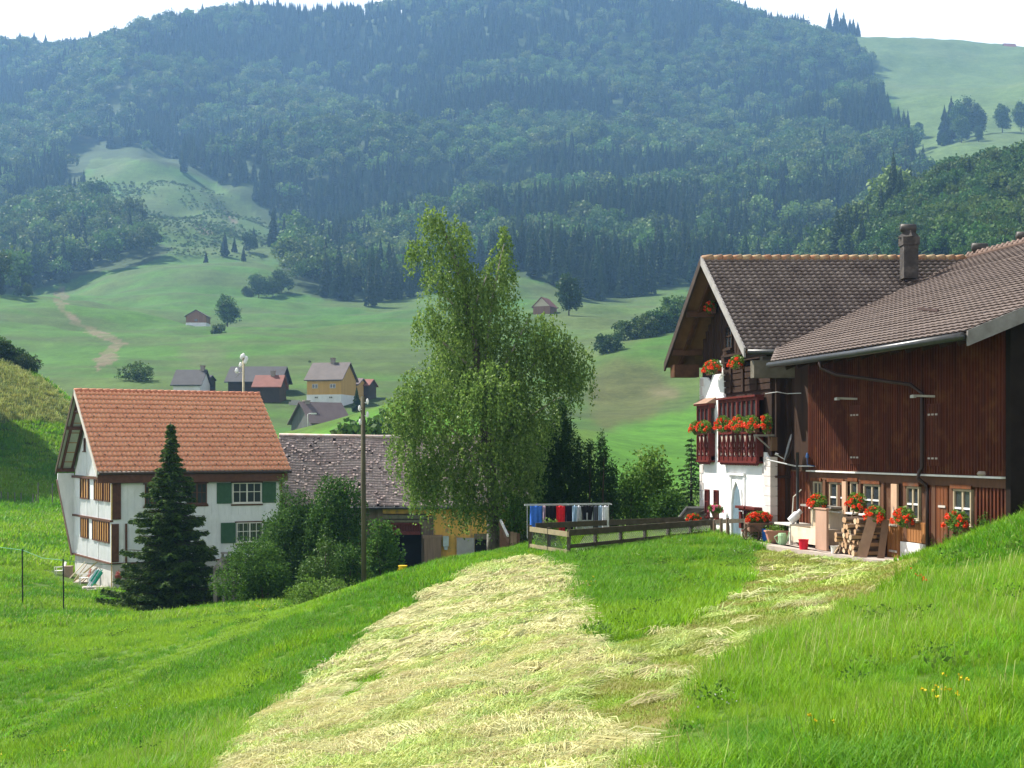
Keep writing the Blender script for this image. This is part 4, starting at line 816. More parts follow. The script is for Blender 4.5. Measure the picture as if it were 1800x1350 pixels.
    mb.pts([Q(a_, Yf, .05), Q(28, Yf, .05), Q(28, 52, .05), Q(19.4, 48.3, .05), Q(a_+.05, 44.95, .05), Q(a_, Yf, .2), Q(28, Yf, .2), Q(28, 52, .2), Q(19.4, 48.3, .2), Q(a_+.05, 44.95, .2)], [(0,1,2,3,4),(9,8,7,6,5),(0,5,6,1),(1,6,7,2),(2,7,8,3),(3,8,9,4),(4,9,5,0)])
    mb.build('wing_roof_boards', M('soffit_dark', (.06,.04,.028), (.035,.024,.018), 3), e)
    mb = MB(T); mb.pts([Q(28, Yf, -.02), Q(28, 52.9, -.02), (38, 52.9, 2.9), (38, Yf, 2.9)], [(0, 1, 2, 3)]); mb.build('wing_back_roof', WT, e)
    mb = MB(T); mb.pts([Q(a_, Yf-.04, .34), Q(28, Yf-.04, .34), Q(28, Yf-.04, -.03), Q(a_, Yf-.04, -.03), Q(a_, Yf+.03, .34), Q(28, Yf+.03, .34), Q(28, Yf+.03, -.03), Q(a_, Yf+.03, -.03)], [(0,1,2,3),(7,6,5,4),(0,4,5,1),(1,5,6,2),(2,6,7,3),(3,7,4,0)]); mb.build('verge_board', M('grey_verge', (.22,.21,.2), (.14,.13,.12), 3), e)
    mb = MB(T)
    for y in np.arange(33.9, 44.9, .85): mb.bar(Q(a_+.1, y, .28), Q(AW+.1, y, .28), .1, .13)
    mb.build('wing_rafters', W1, e)
    mb = MB(T); mb.tube([(a_-.1, Yf, z_-.1), (a_-.1, 39, z_-.13), (a_-.1, 44.95, z_-.1)], .095, 8); mb.build('wing_gutter', GU, e, True)
    mb = MB(T); mb.tube([Q(28, Yf, -.08), Q(28, 52.8, -.08)], .11, 8)
    for i in range(60): y = Yf+.1+i*.325; mb.tube([Q(28, y, -.1), Q(28, y+.12, -.13)], [.12, .13], 6)
    mb.build('wing_ridge_tiles', M('wing_ridge', (.18,.12,.095), (.14,.10,.08), 4), e, True)
    yd = 40.2; mb = MB(T); mb.tube([(a_-.1, 41.2, z_-.15), (a_-.05, 41.2, z_-.4), (a_+.3, 41.0, z_-.6), (AW-.45, 39.6, z_-.95), (AW-.25, 39.35, z_-1.2), (AW-.25, 39.35, -.5), (AW-.3, 39.4, -.62), (AW-.32, 39.45, -.8), (AW-.1, 39.4, -1.0), (AW-.1, 39.35, -1.2), (AW-.1, 39.35, -3.2)], .055, 8); mb.build('downpipe', M('pipe_brown', (.045,.025,.022), (.03,.018,.015), 3, rough=.5, spec=.25), e, True)
    # gap in the wing roof: a lifted run of tiles
    mb = MB(T)
    for k in range(9): y = 39.2+k*.28+random.random()*.05; a = 20.0+k*.08; mb.bar(Q(a, y, -.09), Q(a+.02, y+.24, -.12), .05, .07)
    mb.build('lifted_tiles', M('slipped_tile', (.07,.045,.04)), e)
    # chimney and vents
    cx = 24.3+.21*51.6; Yc = 51.3; zc = lambda v: (V0-v)/FOC*Yc; X = lambda u: (u-U0)/FOC*Yc
    CH = M('chimney_render', (.062,.055,.05), (.035,.032,.03), 3, rough=.9, bump=.3, dirt=((.13,.115,.10), 2))
    mb = MB(); xc = X(1597); mb.box(xc-.24, xc+.28, Yc-.28, Yc+.28, zc(490), zc(432)); mb.box(xc-.28, xc+.32, Yc-.32, Yc+.32, zc(432)+.002, zc(418))
    mb.lathe((xc+.02, Yc, zc(418)), [(.42, .003), (.36, .06), (.26, .16), (.22, .26)], 4); ch = mb.build('chimney', CH, e)
    mb = MB(); mb.tube([(xc-.28, Yc, zc(401)), (xc+.25, Yc, zc(401))], .15, 10); mb.build('chimney_cowl', M('cowl_metal', (.07,.065,.06), rough=.5, metal=.3), ch, True)
    for uc, vt, vb, Yv, wd in ((1722, 428, 452, 52.2, .55), (1800, 408, 436, 49.5, .5)):
        x = (uc-U0)/FOC*Yv; z0, z1 = zz(vb, Yv)-.35, zz(vt, Yv); mb = MB(); mb.box(x-.17, x+.17, Yv-.15, Yv+.15, z0, z1-.2); v_ = mb.build('roof_vent', CH, e)
        mb = MB(); mb.tube([(x-wd/2, Yv, z1-.13), (x+wd/2, Yv, z1-.13)], .15, 10); mb.build('vent_cowl', M('cowl_metal', (.2,.19,.18)), v_, True)
big_farmhouse()
# ================================================================ trees and shrubs near the houses
def spruce():
    r = np.random.default_rng(3); Yb = 74.; b0 = G(300, Yb); top = zz(738, Yb); H = top-b0[2]; k_ = Yb/FOC
    t = thing('spruce_tree', b0, 'tall dark spruce standing in front of the white farmhouse', 'tree')
    tree_trunk(t, [b0-(0, 0, .4), b0+(0, 0, H*.5), b0+(0, 0, H*.99)], [.2, .12, .015], BARK)
    prof = lambda f: np.interp(f, [0, .08, .2, .35, .5, .65, .78, .9, 1], [2.5, 3.15, 2.95, 2.3, 1.85, 1.2, .62, .27, .04])
    C = []; Dd = []; Sz = []; wood = MB()
    lv = np.concatenate([np.linspace(.03, .60, 19), np.linspace(.63, .975, 15)])
    for f in lv:
        z = b0[2]+H*f; rad = prof(f); n = int(5+rad*3.2)
        a0 = r.random()*6.28
        for j in range(n):
            a = a0+6.28*j/n+r.normal()*.12; L_ = rad*(.45+.75*r.random()); d = np.array((math.cos(a), math.sin(a), 0)); sd = np.array((-d[1], d[0], 0))
            dz = -.42+.5*f-.2*r.random()
            m = int(8+L_*13); s = (np.arange(m)+.5)/m
            ax_ = b0+(0, 0, H*f)+d*(s*L_)[:, None]+np.array((0, 0, 1))*(dz*L_*(s-.75*s**2.2)*1.3)[:, None]
            wood.tube([tuple(ax_[0]), tuple(ax_[m//2]), tuple(ax_[-1])], [.03, .018, .006], 4, False)
            for sgn in (-1, 1):
                q = 4 if L_ > 1 else 3; w_ = (.10+.52*L_*.55*(1-s)**.8*np.minimum(1, s*5))
                for kk in range(q):
                    fr_ = (kk+.6+.3*r.random(m))/q
                    c = ax_+sd*sgn*(w_*fr_)[:, None]+d*(w_*fr_*.55)[:, None]+np.array((0, 0, -1))*(.12*fr_*(1+L_*.25)+.05*r.random(m))[:, None]+r.normal(size=(m, 3))*.02
                    C.append(c); Dd.append(np.tile(sd*sgn*.7+d*.75-np.array((0, 0, .22)), (m, 1))); Sz.append(np.full(m, .21)*(.8+.5*r.random(m)))
    C = np.concatenate(C); Dd = unit(np.concatenate(Dd)); Sz = np.concatenate(Sz); V, F = leaves(C, Sz, .26, r, Dd, .7); n_, _ = leaves(C+(0, 0, -.03), Sz, .26, r, Dd, 1.3)
    V = np.concatenate([V, n_]); F = np.arange(len(V)).reshape(-1, 4)
    npmesh('needles', V, F, leafM('spruce_needles', (.013,.036,.009), (.11,.19,.032), .25, .6), t); wood.build('branches', BARK, t)
spruce()
def small_spruce(u, Y, vt, rad, label, mat, name='spruce_tree'):
    r = np.random.default_rng(int(u)); g = G(u, Y); H = zz(vt, Y)-g[2]; t = thing(name, g, label, 'tree')
    tree_trunk(t, [g-(0, 0, .3), g+(0, 0, H)], [.12, .01], BARK); C = []; D = []
    for f in np.linspace(.05, .98, int(H*4.5)):
        rd = rad*(1-f)**.8+.05; n = int(6+rd*6)
        for j in range(n):
            a = r.random()*6.28; d = np.array((math.cos(a), math.sin(a), -.25)); m = int(5+rd*9); s = r.random(m)**.7*rd*(.75+.4*r.random())
            c = g+(0, 0, H*f)+d*s[:, None]+r.normal(size=(m, 3))*np.array((.1, .1, .05))*(.5+s[:, None]*.5); C.append(c); D.append(np.tile(d, (m, 1)))
    V, F = leaves(np.concatenate(C), .2, .35, r, np.concatenate(D), 1.5); npmesh('needles', V, F, mat, t)
LN = leafM('needles_mid', (.03,.07,.018), (.07,.13,.03), .2, .5)
small_spruce(1215, 66, 770, 1.5, 'small dark spruce close against the left edge of the white plaster wall', LN)
def birch():
    r = np.random.default_rng(21); Yb = 60.; K = Yb/FOC; b0 = G(872, Yb); t = thing('birch_tree', b0, 'big weeping birch in the middle with drooping leafy strands', 'tree')
    W = lambda u, v, dy=0: np.array(((u-U0)*K, Yb+dy, (V0-v)*K))
    mb = MB(); mb.tube([tuple(b0-(0, 0, .6)), W(870, 930), W(868, 890), W(858, 800), W(848, 700), W(836, 610), W(818, 520), W(795, 440), W(772, 385)], [.42, .34, .3, .24, .2, .15, .11, .07, .03], 10)
    tr = mb.build('trunk', M('birch_lower_bark', (.12,.10,.08), (.05,.042,.035), 5, (1,1,.4), .9, .4, dirt=((.4,.38,.34), 2)), t, True)
    lim = [[(848,700),(856,600,.6),(866,520,.8),(880,450,.8),(892,405,.5)],[(853,740),(900,680,-1),(950,630,-1.4),(1000,610,-1.2),(1020,640,-1)],[(842,660),(800,620,-1),(762,590,-1.3),(745,600,-1.4)],
           [(858,800),(800,760,-1.4),(745,720,-2),(705,710,-2)],[(860,780),(920,740,1.4),(980,700,2),(1015,690,1.6)],[(836,600),(800,540,1),(770,500,1.3),(735,450,1.4)],[(862,830),(900,800,-1.6),(945,780,-2.4),(975,800,-2.2)],
           [(862,840),(830,800,-2),(790,790,-2.8),(750,810,-2.6)],[(850,720),(890,640,-1.6),(930,560,-1.6),(945,570,-1.4)],[(825,560),(850,500,-.8),(862,470,-1)],[(868,880),(900,860,-1.8),(930,850,-2.2)],[(866,870),(820,850,-2),(780,860,-2.4)],[(855,760),(900,720,-2.4),(860,680,-3)],[(850,720),(790,690,1.8),(760,680,2.4)]]
    mb = MB()
    for L_ in lim:
        pts = [tuple(W(p[0], p[1], *(q*.35 for q in p[2:]))) for p in L_]; pts[-1] = tuple((np.array(pts[-1])+np.array(pts[-2]))/2); n = len(pts); mb.tube(pts, np.linspace(.07, .01, n), 6)
    mb.build('limbs', M('birch_bark', (.42,.38,.33), (.22,.19,.16), 6, (1,1,.5), .8), t, True)
    blobs = [(762,395,24,30,0),(790,425,40,40,0),(735,445,24,22,.6),(888,425,11,24,.6),(878,485,28,48,.6),(790,495,48,60,0),(850,560,72,62,0),(757,575,28,36,-1.2),(950,600,44,44,-1.2),(840,640,88,66,0),(945,650,70,60,-.6),(1003,655,38,56,-1.1),(752,695,50,50,-1.6),
             (830,735,105,75,0),(918,735,62,72,.8),(832,515,36,50,.3),(815,605,55,55,.8),(722,735,34,46,-1.8),(742,795,50,60,-1.8),(850,830,96,62,-1),(922,812,36,50,-1.6),(785,850,60,50,-1.8),(905,865,38,42,-1.8),(745,850,26,40,-1.9),(860,700,60,50,-2.6),(800,660,50,50,1.8),(900,780,60,60,2.2),(830,900,34,24,-1.6),(915,905,26,28,-1.6)]
    C = []; D = []; tw = []
    for (u, v, ru, rv, dy) in blobs:
        c0 = W(u, v, dy); rx, rz_ = ru*K, rv*K; ns = int(rx*rz_*115)+20
        d = sphere_pts(ns, r); rad = (.25+.75*r.random(ns)**.6)[:, None]; s0 = c0+d*np.array((rx, min(rx, 1.8)*1.0, rz_))*rad
        s0[:, 2] += .25
        for p in s0:
            Ln = .35+.95*r.random()*(1 if v > 430 else .6); m = int(Ln*19)+3; s = np.linspace(0, 1, m); out = (p-c0)*np.array((1, 1, 0)); out = out/(np.linalg.norm(out)+.2)
            path = p+out*(.28*np.sin(s*1.7)*Ln)[:, None]-np.array((0, 0, 1))*(Ln*(s**1.35-.18*np.sin(s*3)))[:, None]
            C.append(path+r.normal(size=(m, 3))*.045); D.append(np.tile((0, 0, -1.), (m, 1)))
    C = np.concatenate(C); D = np.concatenate(D); V, F = leaves(C, .11, .7, r, D, 1.6)
    npmesh('leaves', V, F, leafM('birch_leaves', (.07,.145,.022), (.23,.34,.075), .46, .5, spec=.25), t)
    print('birch leaves', len(F))
birch()
def shrub(name, u, Y, vt, wpx, label, mat, leaf=.13, clump=.32, cat='shrub', blobs=None, dens=1.0, stems=3, asp=.6, base=None, group=None, depth=None):
    """shrub filling a screen footprint: top row vt, width wpx (photo pixels) at distance Y"""
    r = np.random.default_rng(int(u*3+Y)); K = Y/FOC; g = G(u, Y); 
    if base is not None: g[2] = zz(base, Y)
    H = zz(vt, Y)-g[2]; Wd = wpx*K; t = thing(name, g, label, cat, group)
    bl = blobs or [(0, .5, .46, .5), (-.24, .34, .3, .34), (.25, .36, .3, .34), (.02, .78, .3, .24), (-.14, .64, .28, .24), (.16, .68, .26, .22)]
    B = [(g[0]+b[0]*Wd, g[1]+r.normal()*.15*Wd, g[2]+b[1]*H, b[2]*Wd, (depth or b[2]*Wd), b[3]*H) for b in bl]
    mb = MB()
    for i in range(stems): a = r.normal(size=2)*.2; mb.tube([tuple(g+(a[0]*.4, a[1]*.4, -.2)), tuple(g+(a[0]*Wd*.4, a[1], H*.35)), tuple(g+(a[0]*Wd, a[1]*2, H*.75))], [.05, .035, .01], 5)
    mb.build('stems', BARK, t)
    out = []
    for b in B:
        c = np.array(b[:3]); rr = np.array(b[3:]); A = (rr[0]*rr[1]+rr[0]*rr[2]+rr[1]*rr[2])*1.4; k = max(14, int(A/(clump**2)*2.4*dens)); d = sphere_pts(k, r)
        cc = c+d*rr*((.5+.55*r.random(k)**.6)*(1+.2*np.sin(d[:, 0]*6+d[:, 2]*5)))[:, None]; m = max(6, int((clump/leaf)**2*2.6))
        out.append((cc[:, None]+r.normal(size=(k, m, 3))*clump*.45).reshape(-1, 3))
    Cc = np.concatenate(out); Cc = Cc[Cc[:, 2] > g[2]-.1]; V, F = leaves(Cc, leaf, asp, r); npmesh('foliage', V, F, mat, t); return t
LA = leafM('shrub_leaves_dark', (.022,.062,.011), (.08,.165,.027), .3, .65, spec=.08); LB = leafM('shrub_leaves_mid', (.035,.095,.015), (.11,.21,.033), .3, .65, spec=.08)
LC = leafM('shrub_leaves_bright', (.07,.15,.02), (.17,.28,.04), .35, .6); LD = leafM('cypress_green', (.02,.055,.012), (.05,.11,.02), .2, .6); LE = leafM('golden_conifer', (.05,.11,.015), (.10,.18,.03), .2, .5)
shrub('shrub', 590, 74, 842, 110, 'tall glossy leafy shrub just left of the leaning pole', LA, .13, .3, asp=.8)
shrub('shrub', 520, 75, 868, 100, 'dark leafy shrub against the corner of the white farmhouse', LA, .14, .35)
shrub('shrub', 492, 78, 905, 90, 'leafy shrub under the lower green shutters', LA, .14, .33)
shrub('shrub', 498, 81, 835, 22, 'thin upright shoots climbing at the farmhouse downpipe', LB, .12, .25, blobs=[(0,.4,.5,.4),(0,.8,.3,.2)])
shrub('shrub', 445, 71, 950, 110, 'bright leafy shrub to the right of the barbecue', LB, .12, .3)
shrub('shrub', 468, 70, 985, 80, 'low rounded shrub in front of the leafy mass', LB, .12, .28)
shrub('conifer_shrub', 572, 66, 938, 62, 'conical golden-green conifer shrub left of the pole', LE, .10, .22, blobs=[(0,.3,.5,.35),(0,.6,.36,.3),(.02,.85,.18,.18)])
shrub('conifer_shrub', 545, 65, 980, 45, 'small rounded golden-green conifer shrub beside the conical one', LE, .10, .2)
shrub('shrub', 608, 68, 960, 60, 'dark low shrub filling the gap by the pole foot', LA, .13, .28)
shrub('shrub', 672, 70, 915, 62, 'pale-leaved shrub to the right of the pole before the barn door', LB, .14, .28, asp=.8)
shrub('shrub', 560, 63, 1018, 100, 'ground-hugging bright green growth below the shrubs', LC, .11, .22, blobs=[(0,.4,.5,.6),(-.25,.3,.3,.5),(.28,.4,.3,.5)])
shrub('shrub', 655, 80, 985, 40, 'grey-green bush in the shade of the barn corner', LA, .12, .25)
shrub('shrub', 1140, 66, 795, 85, 'light green deciduous shrub between the cypresses and the white wall', LC, .15, .35, asp=.8)
shrub('shrub', 1105, 64, 825, 70, 'leafy shrub behind the right half of the laundry', LB, .14, .33)
shrub('shrub', 1175, 61, 860, 60, 'dark shrub behind the sloping wooden planter', LA, .13, .3)
shrub('shrub', 905, 57.5, 870, 50, 'small light-leaved shrub right of the birch trunk', LB, .09, .25)
shrub('shrub', 965, 52, 915, 26, 'low plant at the foot of the fence corner', LC, .09, .16)
for i, (u_, vt_, w_, l_) in enumerate([(985,705,62,'tallest dark cypress column beside the birch crown'),(952,740,50,'dark cypress half hidden by the birch crown'),(1017,768,26,'narrow dark cypress just right of the tallest one'),(1036,775,24,'slim dark cypress second from the right end'),(1058,762,27,'dark pointed cypress with its tip against the pale meadow'),(1076,812,20,'short leaning cypress at the right end of the row')]):
    shrub('cypress', u_, 64-i*.3, vt_, w_, l_, LD, .15, .2, cat='tree', blobs=[(0,.2,.5,.22),(.02,.42,.48,.24),(0,.62,.42,.22),(.0,.8,.28,.18),(.02,.93,.12,.08)], asp=.35, dens=3.0, base=935, depth=.9 if w_ > 40 else None)
shrub('shrub', 1648, 39.2, 945, 26, 'weedy bush at the foot of the downpipe', LC, .05, .1)
shrub('shrub', 1672, 38.4, 930, 22, 'tall grey-green weeds under the rightmost lower window', LB, .05, .1)
shrub('shrub', 1730, 36.4, 905, 22, 'grey-green herb clump on the bank by the wing wall', LB, .05, .1)
shrub('shrub', 1330, 49, 930, 18, 'green foliage under the red flower trough', LC, .06, .12)
# ================================================================ far houses
def far_house(u, vb, Y, w, d, hw, hr, rz, wall, roof, label, base=None, hb=0, over=.5, name='house', cat='house', wins=(), chim=None, gable=None, gwins=()):
    g = np.array(((u-U0)/FOC*Y, Y, (V0-vb)/FOC*Y)); c, s = math.cos(rz), math.sin(rz); TT = lambda x, y, z: (g[0]+c*x-s*y, g[1]+s*x+c*y, g[2]+z)
    e = thing(name, g, label, cat); w2 = w/2; d2 = d/2; gable = gable or wall
    mb = MB(TT); mb.box(-w2, w2, -d2, d2, hb, hw); mb.build('wall', wall, e)
    mb = MB(TT); mb.box(-w2-.05, w2+.05, -d2-.05, d2+.05, -4, hb if hb else .3); mb.build('foundation', base or wall, e)
    for x in (-w2+.01, w2-.11): mb = MB(TT); mb.poly([(x, -d2, hw), (x, d2, hw), (x, 0, hw+hr)], (.1, 0, 0)); mb.build('gable_wall', gable, e)
    mb = MB(TT); k = over*hr/d2; W = w2+over
    for s_ in (-1, 1): mb.pts([(-W, s_*(d2+over), hw-k), (W, s_*(d2+over), hw-k), (W, 0, hw+hr+.05), (-W, 0, hw+hr+.05), (-W, s_*(d2+over), hw-k+.2), (W, s_*(d2+over), hw-k+.2), (W, 0, hw+hr+.25), (-W, 0, hw+hr+.25)], [(0,1,2,3),(7,6,5,4),(0,4,5,1),(1,5,6,2),(2,6,7,3),(3,7,4,0)])
    mb.build('roof', roof, e)
    for x, z, ww, wh in wins:
        mb = MB(TT); mb.box(x-ww/2, x+ww/2, -d2-.12, -d2-.02, z, z+wh); o = mb.build('window', M('far_frame', (.6,.58,.52)), e)
        for q in (-1, 1): mb = MB(TT); mb.box(x+q*ww/4-ww*.17, x+q*ww/4+ww*.17, -d2-.15, -d2-.13, z+.12, z+wh-.12); mb.build('pane', glassM(), o)
    for y, z, ww, wh in gwins:
        mb = MB(TT); mb.box(-w2-.14, -w2-.02, y-ww/2, y+ww/2, z, z+wh); mb.build('window', glassM(), e)
    if chim:
        mb = MB(TT); x, h = chim; mb.box(x-.4, x+.4, -.4, .4, hw+hr-.6, hw+hr+h); mb.box(x-.5, x+.5, -.5, .5, hw+hr+h+.01, hw+hr+h+.2); mb.build('chimney', M('far_chimney', (.3,.25,.22)), e)
    return e
FW = M('far_wood', (.26,.14,.085), (.19,.10,.06), .8, (2,2,.1)); FD = M('far_dark_wood', (.06,.045,.035), (.04,.03,.025), .8); RG = M('far_roof_grey', (.12,.10,.095), (.09,.075,.07), .6); RD = M('far_roof_dark', (.055,.055,.06), (.04,.04,.045), .6)
RR = M('far_roof_red', (.22,.085,.065), (.17,.065,.05), .7); YW = M('far_yellow_wood', (.55,.33,.10), (.45,.26,.08), .6, (2,2,.1)); WH = M('far_white', (.72,.72,.70), (.6,.6,.58), .8); CR = M('far_cream', (.62,.52,.36)); GR = M('far_grey_wood', (.17,.17,.16), (.12,.12,.115), .7, (2,2,.1)); RB_ = M('far_roof_brown', (.15,.115,.11), (.12,.09,.09), .6)
far_house(348.5, float(VV(348.5, 537))+1, 540, 7.6, 7.6, 3.9, 2.2, R(90), FW, RG, 'small wooden barn with a white base beside the round tree on the far pasture', WH, 1.4, .5, 'barn', 'barn', gwins=[(0,1.9,1.2,.9)])
far_house(958, float(VV(958, 517))+1, 520, 7.0, 6.6, 2.7, 3.1, R(68), FW, RR, 'little hut with a cream gable and red roof left of the tall rounded tree', FW, 0, .5, 'hut', 'hut', gable=CR)
far_house(337, 695, 300, 5.8, 6.5, 2.3, 2.9, R(-6), WH, RD, 'small white house with a dark slate roof, leftmost of the far farm buildings', chim=(2.4, .9))
far_house(366, 695, 306, 1.6, 5, 3.3, .8, R(-6), FD, RD, 'dark narrow shed attached right of the small white far house', over=.2, name='shed', cat='shed')
far_house(455, 700, 306, 11, 9, 3.6, 3.0, R(-4), FD, RD, 'long dark barn with a black roof behind the red-roofed house', over=.7, name='barn', cat='barn')
far_house(475, 700, 292, 5.2, 5.5, 2.4, 2.1, R(-5), FD, RR, 'small dark house with a faded red roof before the long dark barn', chim=(.6, .9), over=.5)
far_house(583, 710, 290, 7.3, 8.5, 4.9, 3.3, R(-14), YW, RG, 'tall yellow boarded house with a white basement storey and grey-brown roof', WH, 1.75, .5, wins=[(-1.9,3.0,1.2,.9),(1.9,3.0,1.2,.9),(-1.6,.95,.7,.45),(1.5,.95,.7,.45)], chim=(.3, 1.0))
far_house(622, 703, 297, 3.6, 6, 3.0, 1.3, R(-14), YW, RB_, 'low yellow annex on the right of the tall yellow house', over=.4, name='annex', cat='annex')
far_house(644, 700, 300, 2.6, 5, 2.6, 1.2, R(-14), FD, RR, 'small dark shed with a reddish roof right of the yellow annex', over=.4, name='shed', cat='shed')
far_house(563, 757, 232, 7.0, 6.6, 1.4, 3.0, R(38), GR, RB_, 'grey weathered barn with a brown roof below the yellow house', over=.5, name='barn', cat='barn', chim=(-2.6,.3))
far_house(1774, 90, 2090, 17, 11, 5, 6, R(8), FW, RR, 'tiny red-brown house on the skyline at the top right', over=1)
mb = MB(); g = G(525, 286); mb.box(g[0]-2, g[0]+2, g[1], g[1]+.6, g[2]-1, g[2]+.7); mb.box(g[0]-1.5, g[0]+.4, g[1]-.1, g[1]-.004, g[2]-1, g[2]+1.0); tag(mb.build('stone_wall', M('far_stone', (.45,.42,.38))), 'low pale stone wall left of the tall yellow house', 'wall')
# street lamp beside the grey barn; white floodlight mast behind the orange roof
def lamp_post(u, vt, vb, Y, label):
    K = Y/FOC; x = (u-U0)*K; t = thing('street_lamp', (x, Y, zz(vb, Y)), label, 'street lamp')
    mb = MB(); mb.tube([(x, Y, zz(vb, Y)-1), (x, Y, zz(vt, Y)), (x+.3, Y, zz(vt-1, Y)), (x+.9, Y, zz(vt-1, Y))], .07, 6); mb.build('pole', M('lamp_grey', (.6,.6,.58)), t, True)
    mb = MB(); mb.box(x+.5, x+1.3, Y-.15, Y+.15, zz(vt-1, Y)-.1, zz(vt-1, Y)+.1); mb.build('lamp_head', M('lamp_white', (.8,.8,.78)), t)
lamp_post(541, 728, 752, 215, 'pale street lamp in front of the grey weathered barn')
def mast():
    Y = 118.; K = Y/FOC; x = (428-U0)*K; z0 = GZ(x, Y); t = thing('utility_mast', (x, Y, z0), 'slim pale mast with white insulators rising behind the orange ridge', 'mast')
    mb = MB(); mb.tube([(x, Y, z0-.3), (x, Y, zz(628, Y))], [.14, .09], 8); mb.build('pole', M('mast_wood', (.42,.37,.24), (.3,.26,.17), 3), t, True)
    for du, dv in ((-3,628),(3,636),(-5,642),(5,631),(-12,652),(0,626)):
        mb = MB(); xx = x+du*K; z = zz(dv, Y); mb.lathe((xx, Y, z-.1), [(.05, -.1), (.14, 0), (.16, .12), (.1, .3), (.03, .36)], 8); mb.bar((x, Y, z-.15), (xx, Y, z-.12), .05); mb.build('insulator', M('porcelain', (.8,.8,.78), rough=.25), t)
    mb = MB(); mb.bar((x, Y, zz(650, Y)), (x-14*K, Y, zz(664, Y)), .05); mb.bar((x, Y, zz(640, Y)), (x-8*K, Y, zz(650, Y)), .05); mb.build('stay', M('stay_metal', (.3,.3,.3)), t)
mast()
# ================================================================ pole, fences, laundry
def pole():
    Y = 52.; g = G(640, Y); K = Y/FOC; t = thing('utility_pole', g, 'weathered wooden pole with small white insulators in front of the barn roof', 'pole')
    mb = MB(); mb.tube([tuple(g-(0, 0, .5)), tuple(P(638, 697, Y))], [.095, .08], 10); mb.build('pole', M('pole_wood', (.10,.09,.055), (.055,.052,.032), 4, (1,1,.15), .85, .3), t, True)
    for u, v in ((646,704),(632,716),(646,727),(633,740)):
        p = P(u, v, Y-.12); mb = MB(); mb.lathe(tuple(p-(0, 0, .08)), [(.02, -.06), (.05, 0), (.055, .06), (.035, .13), (.01, .16)], 8); mb.bar(tuple(p-(0, 0, .1)), tuple(P(638.5, v+3, Y)), .025); mb.build('insulator', M('porcelain', (.8,.8,.78)), t)
pole()
FG = M('fence_grey', (.105,.088,.06), (.06,.05,.037), 4, (1,1,1), .9, .3); FY = M('fence_pale', (.30,.25,.14), (.21,.175,.11), 4, rough=.9)
def garden_fence():
    A = P(932, 925, 50); B = P(1000, 934, 47); Cc = P(1252, 914, 53.2); D = P(975, 922, 50.5); E = P(1245, 911, 56.5); g = G(1000, 47)
    t = thing('garden_fence', g, 'weathered wooden garden fence with wire mesh round the laundry plot', 'fence'); zf = lambda p, h: np.array((p[0], p[1], h))
    zt = B[2]; h = 1.0
    def rail(a, b, m, w_=.05, hh=.17, nm='rail'): mb = MB(); mb.bar(tuple(a), tuple(b), w_, hh); mb.build(nm, m, t)
    rail(A-(0,0,.1), B-(0,0,.1), FY); rail(A-(0,0,.68), B-(0,0,.68), FY, .05, .12); rail(B-(0,0,.05), Cc-(0,0,.08), FG, .06, .2); rail(A+(.2,.2,0), E, FG, .05, .2); rail(B-(0,0,.5), Cc-(0,0,.45), FG, .05, .12)
    for s, (a, b, n) in enumerate(((A, B, 2), (B, Cc, 6), (A, E, 5))):
        for i in range(n+1):
            if s and i == 0: continue
            p = a+(b-a)*i/n; mb = MB(); mb.box(p[0]-.06, p[0]+.06, p[1]+.04, p[1]+.16, p[2]-1.2, p[2]+.04+(.06 if s == 1 and i in (0, n) else 0)); mb.build('post', FG, t)
    m, n, N, L, b = newmat('wire_mesh'); b.inputs['Base Color'].default_value = (.05, .05, .045, 1); b.inputs['Metallic'].default_value = .5
    for nm_, a, b_ in (('wire_mesh', A, B), ('wire_mesh', B, Cc)):
        mb = MB(); Ln = np.linalg.norm(b_-a); nn = int(Ln/.11)
        for i in range(nn+1):
            p = a+(b_-a)*i/nn; dx = (b_-a)*min(1., (.95/Ln)); 
            q = p+dx
            if i/nn+.95/Ln < 1: mb.bar(tuple(p-(0,0,.98)), tuple(q-(0,0,.12)), .010); mb.bar(tuple(p-(0,0,.12)), tuple(q-(0,0,.98)), .010)
        mb.build('wire_mesh', m, t)
garden_fence()
def short_fence():
    A = P(1256, 917, 52.5); B = P(1312, 915, 50.5); t = thing('short_fence', G(1285, 51.5), 'short fence piece with round posts before the white wall', 'fence')
    mb = MB(); mb.bar(tuple(A), tuple(B), .05, .15); mb.build('rail', FG, t)
    for f, hh in ((0, .06), (.22, .12), (.42, .12), (.98, .05)): p = A+(B-A)*f; mb = MB(); mb.tube([tuple(p-(0,0,1.1)), tuple(p+(0,0,hh))], .06, 8); mb.build('post', M('post_reddish', (.25,.17,.12), (.15,.11,.08), 4), t)
short_fence()
